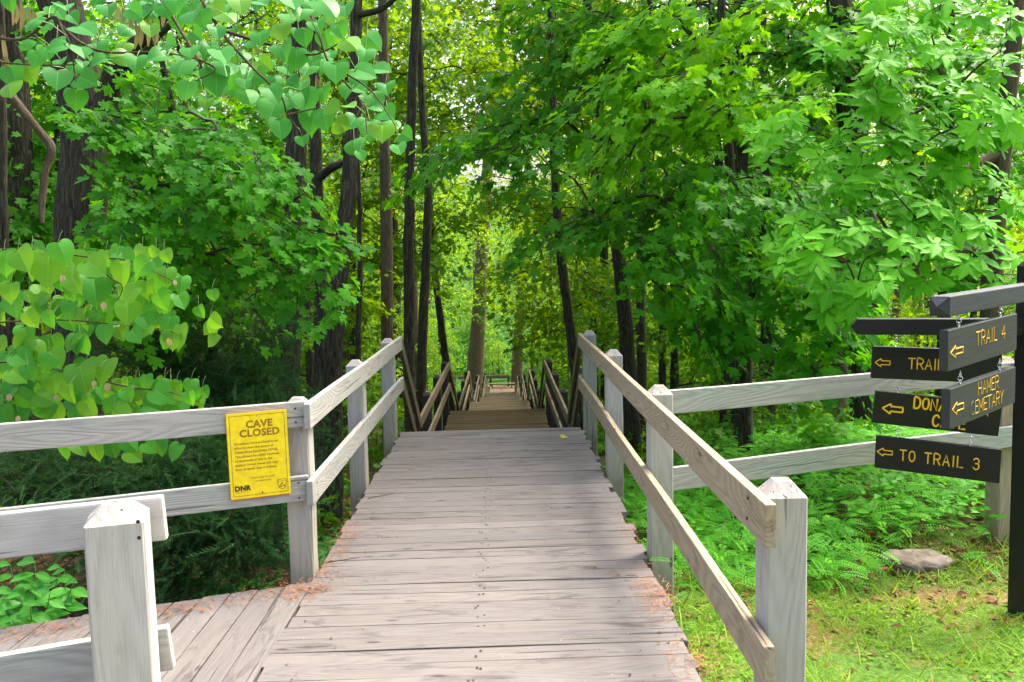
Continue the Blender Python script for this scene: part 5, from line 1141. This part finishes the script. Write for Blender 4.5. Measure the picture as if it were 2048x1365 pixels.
# plants along the left side below the fence
ml = MB(); k = 2200
yy = rng.uniform(5.2, 9.5, k); xx = rng.uniform(-2.6, -1.3, k); cl = np.sin(xx * 5 + yy * 3) + np.sin(yy * 4.1); ok = cl > .1; xx, yy = xx[ok], yy[ok]; k = len(xx); th = rng.uniform(0, 6.28, k)
leaves(ml, ELL, np.c_[xx, yy, gz(xx, yy) + rng.uniform(.02, .2, k)], np.c_[np.cos(th), np.sin(th), rng.uniform(-.2, .3, k)], np.c_[rng.normal(0, .3, k), rng.normal(-.3, .3, k), np.ones(k)], rng.uniform(.05, .10, k), rng.uniform(0, .7, k))
tag(ml.obj("ground_ivy", M['creeper']), "small leafy ground plants left of the boardwalk below the railing", "ground cover", None, "stuff")
def leafy_plant(name, label, base, tips, tpl, size, material, k=9):
    t = thing(name, label, "plant", base[:]); mb = MB(); ml = MB()
    for tip in tips:
        q = spline([base, (Vector(base) + Vector(tip)) / 2 + Vector((0, 0, .06)), tip], 5); tube(mb, q, np.linspace(.006, .002, len(q)), 5)
        for i in range(k):
            c = q[int(len(q) * (.25 + .75 * i / k))]; a = i * 2.4 + rng.uniform(0, .6)
            leaves(ml, tpl, c[None], np.array([[math.cos(a), math.sin(a) * .6 - .25, rng.uniform(-.35, .15)]]), np.array([[rng.uniform(-.3, .3), -.55, .9]]), size * rng.uniform(.7, 1.2), rng.uniform(.1, 1))
    mb.obj("stem", M['stalk'], t); ml.obj("leaves", material, t)
b0 = at(70, 1275, 4.75); b0.z = float(gz(b0.x, 4.75)) - .05
leafy_plant("creeper_plant", "broad-leaved green creeper at bottom left between the near post and the fence", b0, [at(u, v, yy) for u, v, yy in ((20, 1130, 4.6), (70, 1125, 4.6), (120, 1135, 4.65), (150, 1160, 4.6), (40, 1190, 4.45), (100, 1185, 4.45), (10, 1220, 4.4), (130, 1140, 4.8), (60, 1150, 4.9), (-20, 1160, 4.5), (25, 1240, 4.35), (60, 1215, 4.4))], ELL, .125, M['creeper'], 15)
b0 = at(1660, 920, 8.2); b0.z = float(gz(b0.x, 8.2))
leafy_plant("spicebush_plant", "small light green shrub between the two rails of the right fence", b0, [at(u, v, yy) for u, v, yy in ((1580, 850, 8.1), (1610, 830, 8.2), (1640, 845, 8.0), (1672, 850, 8.1), (1650, 880, 8.0), (1610, 870, 8.1), (1635, 810, 8.3), (1600, 890, 8.0))], ELL, .15, M['maple_bright'], 9)

# ------------------------------------------------------------------ small things
def stone():
    bm = bmesh.new(); bmesh.ops.create_icosphere(bm, subdivisions=4, radius=1)
    for v in bm.verts:
        c = v.co; c.x = math.copysign(abs(c.x) ** .7, c.x); c.y = math.copysign(abs(c.y) ** .75, c.y); c.z = math.copysign(min(abs(c.z) ** .6, .82), c.z)
        nz = .06 * math.sin(c.x * 5 + 1) * math.sin(c.y * 6) + .05 * math.sin(c.x * 11 + c.y * 7) + .03 * math.sin(c.z * 13 + c.x * 17)
        c *= 1 + nz; c.x *= .235; c.y *= .16; c.z *= .055; c.z += .04 * c.x + .03 * c.y
    me = bpy.data.meshes.new("stone"); bm.to_mesh(me); bm.free(); me.materials.append(M['stone'])
    for p_ in me.polygons: p_.use_smooth = True
    q = at(1832, 1122, 5.75)
    o = link("stone", me); o.location = (q.x, 5.75, float(gz(q.x, 5.75)) + .01); o.rotation_euler = (0, .06, .15)
    tag(o, "flat pale lichen-covered stone lying where the grass meets the vetch", "stone")
stone()
def fallen():
    ml = MB(); c = at(1122, 874, 8.75); leaves(ml, MAPLE, np.array([[c.x, 8.75, .012]]), np.array([[.7, .5, .1]]), np.array([[.1, -.3, 1]]), .1, 1.)
    tag(ml.obj("fallen_leaf", leaf_mat("yellowed_leaf", (.5, .42, .06), (.6, .5, .1), (.5, .4, .08), .2)), "single yellowed leaf lying near the far end of the boardwalk", "leaf")
fallen()
# dry cedar needles caught along the deck edges
ml = MB()
for (x, y, rx_, ry_, k) in ((XR - .04, 4.55, .07, .16, 420), (XR - .03, 5.6, .05, .2, 120), (XR - .05, 3.75, .06, .10, 120), (XL + .05, 5.75, .07, .25, 300), (-1.2, 4.72, .16, .08, 420), (-1.75, 4.52, .25, .05, 300), (-2.4, 4.28, .3, .05, 300), (XL + .03, 5.1, .07, .2, 220), (XR - .1, 4.9, .1, .1, 60), (XL + .1, 6.6, .08, .3, 60)):
    k = int(k * .6); px_ = rng.normal(x, rx_ * .8, k); py_ = rng.normal(y, ry_, k) + (px_ - x) * (.35 if x < -1.3 else 0); th = rng.uniform(0, 6.28, k)
    leaves(ml, BL, np.c_[px_, py_, .004 + rng.uniform(0, .014, k)], np.c_[np.cos(th), np.sin(th), rng.normal(0, .15, k)], np.c_[rng.normal(0, .3, k), rng.normal(0, .3, k), np.ones(k)], rng.uniform(.03, .075, k), rng.uniform(0, 1, k))
k = 420; px_ = rng.uniform(XL + .05, XR - .05, k); py_ = rng.uniform(2.5, 9, k); th = rng.uniform(0, 6.28, k)
leaves(ml, BL, np.c_[px_, py_, np.full(k, .004)], np.c_[np.cos(th), np.sin(th), 0 * th], np.c_[0 * th, 0 * th, 1 + 0 * th], rng.uniform(.01, .03, k), rng.uniform(0, 1, k))
tag(ml.obj("cedar_needles", M['needles']), "dry orange cedar needles gathered along the boardwalk edges", "needles", None, "stuff")
for (u, v, yy, dx, dy, L) in ((735, 975, 6.6, .9, .5, .22), (645, 1135, 5.15, .9, .25, .24)):
    q = at(u, v, yy); mb = MB(); a = np.array([q.x, yy, .012]); tube(mb, [a, a + np.array([dx, dy, .03]) * L * .5, a + np.array([dx, dy + .1, .0]) * L], [.004, .0035, .002], 6)
    tag(mb.obj("twig", M['twig']), "pale bare twig on the boardwalk's left edge " + ("beside the first railing post" if v < 1000 else "next to the sign's corner post"), "twig")
bpy.context.view_layer.update()
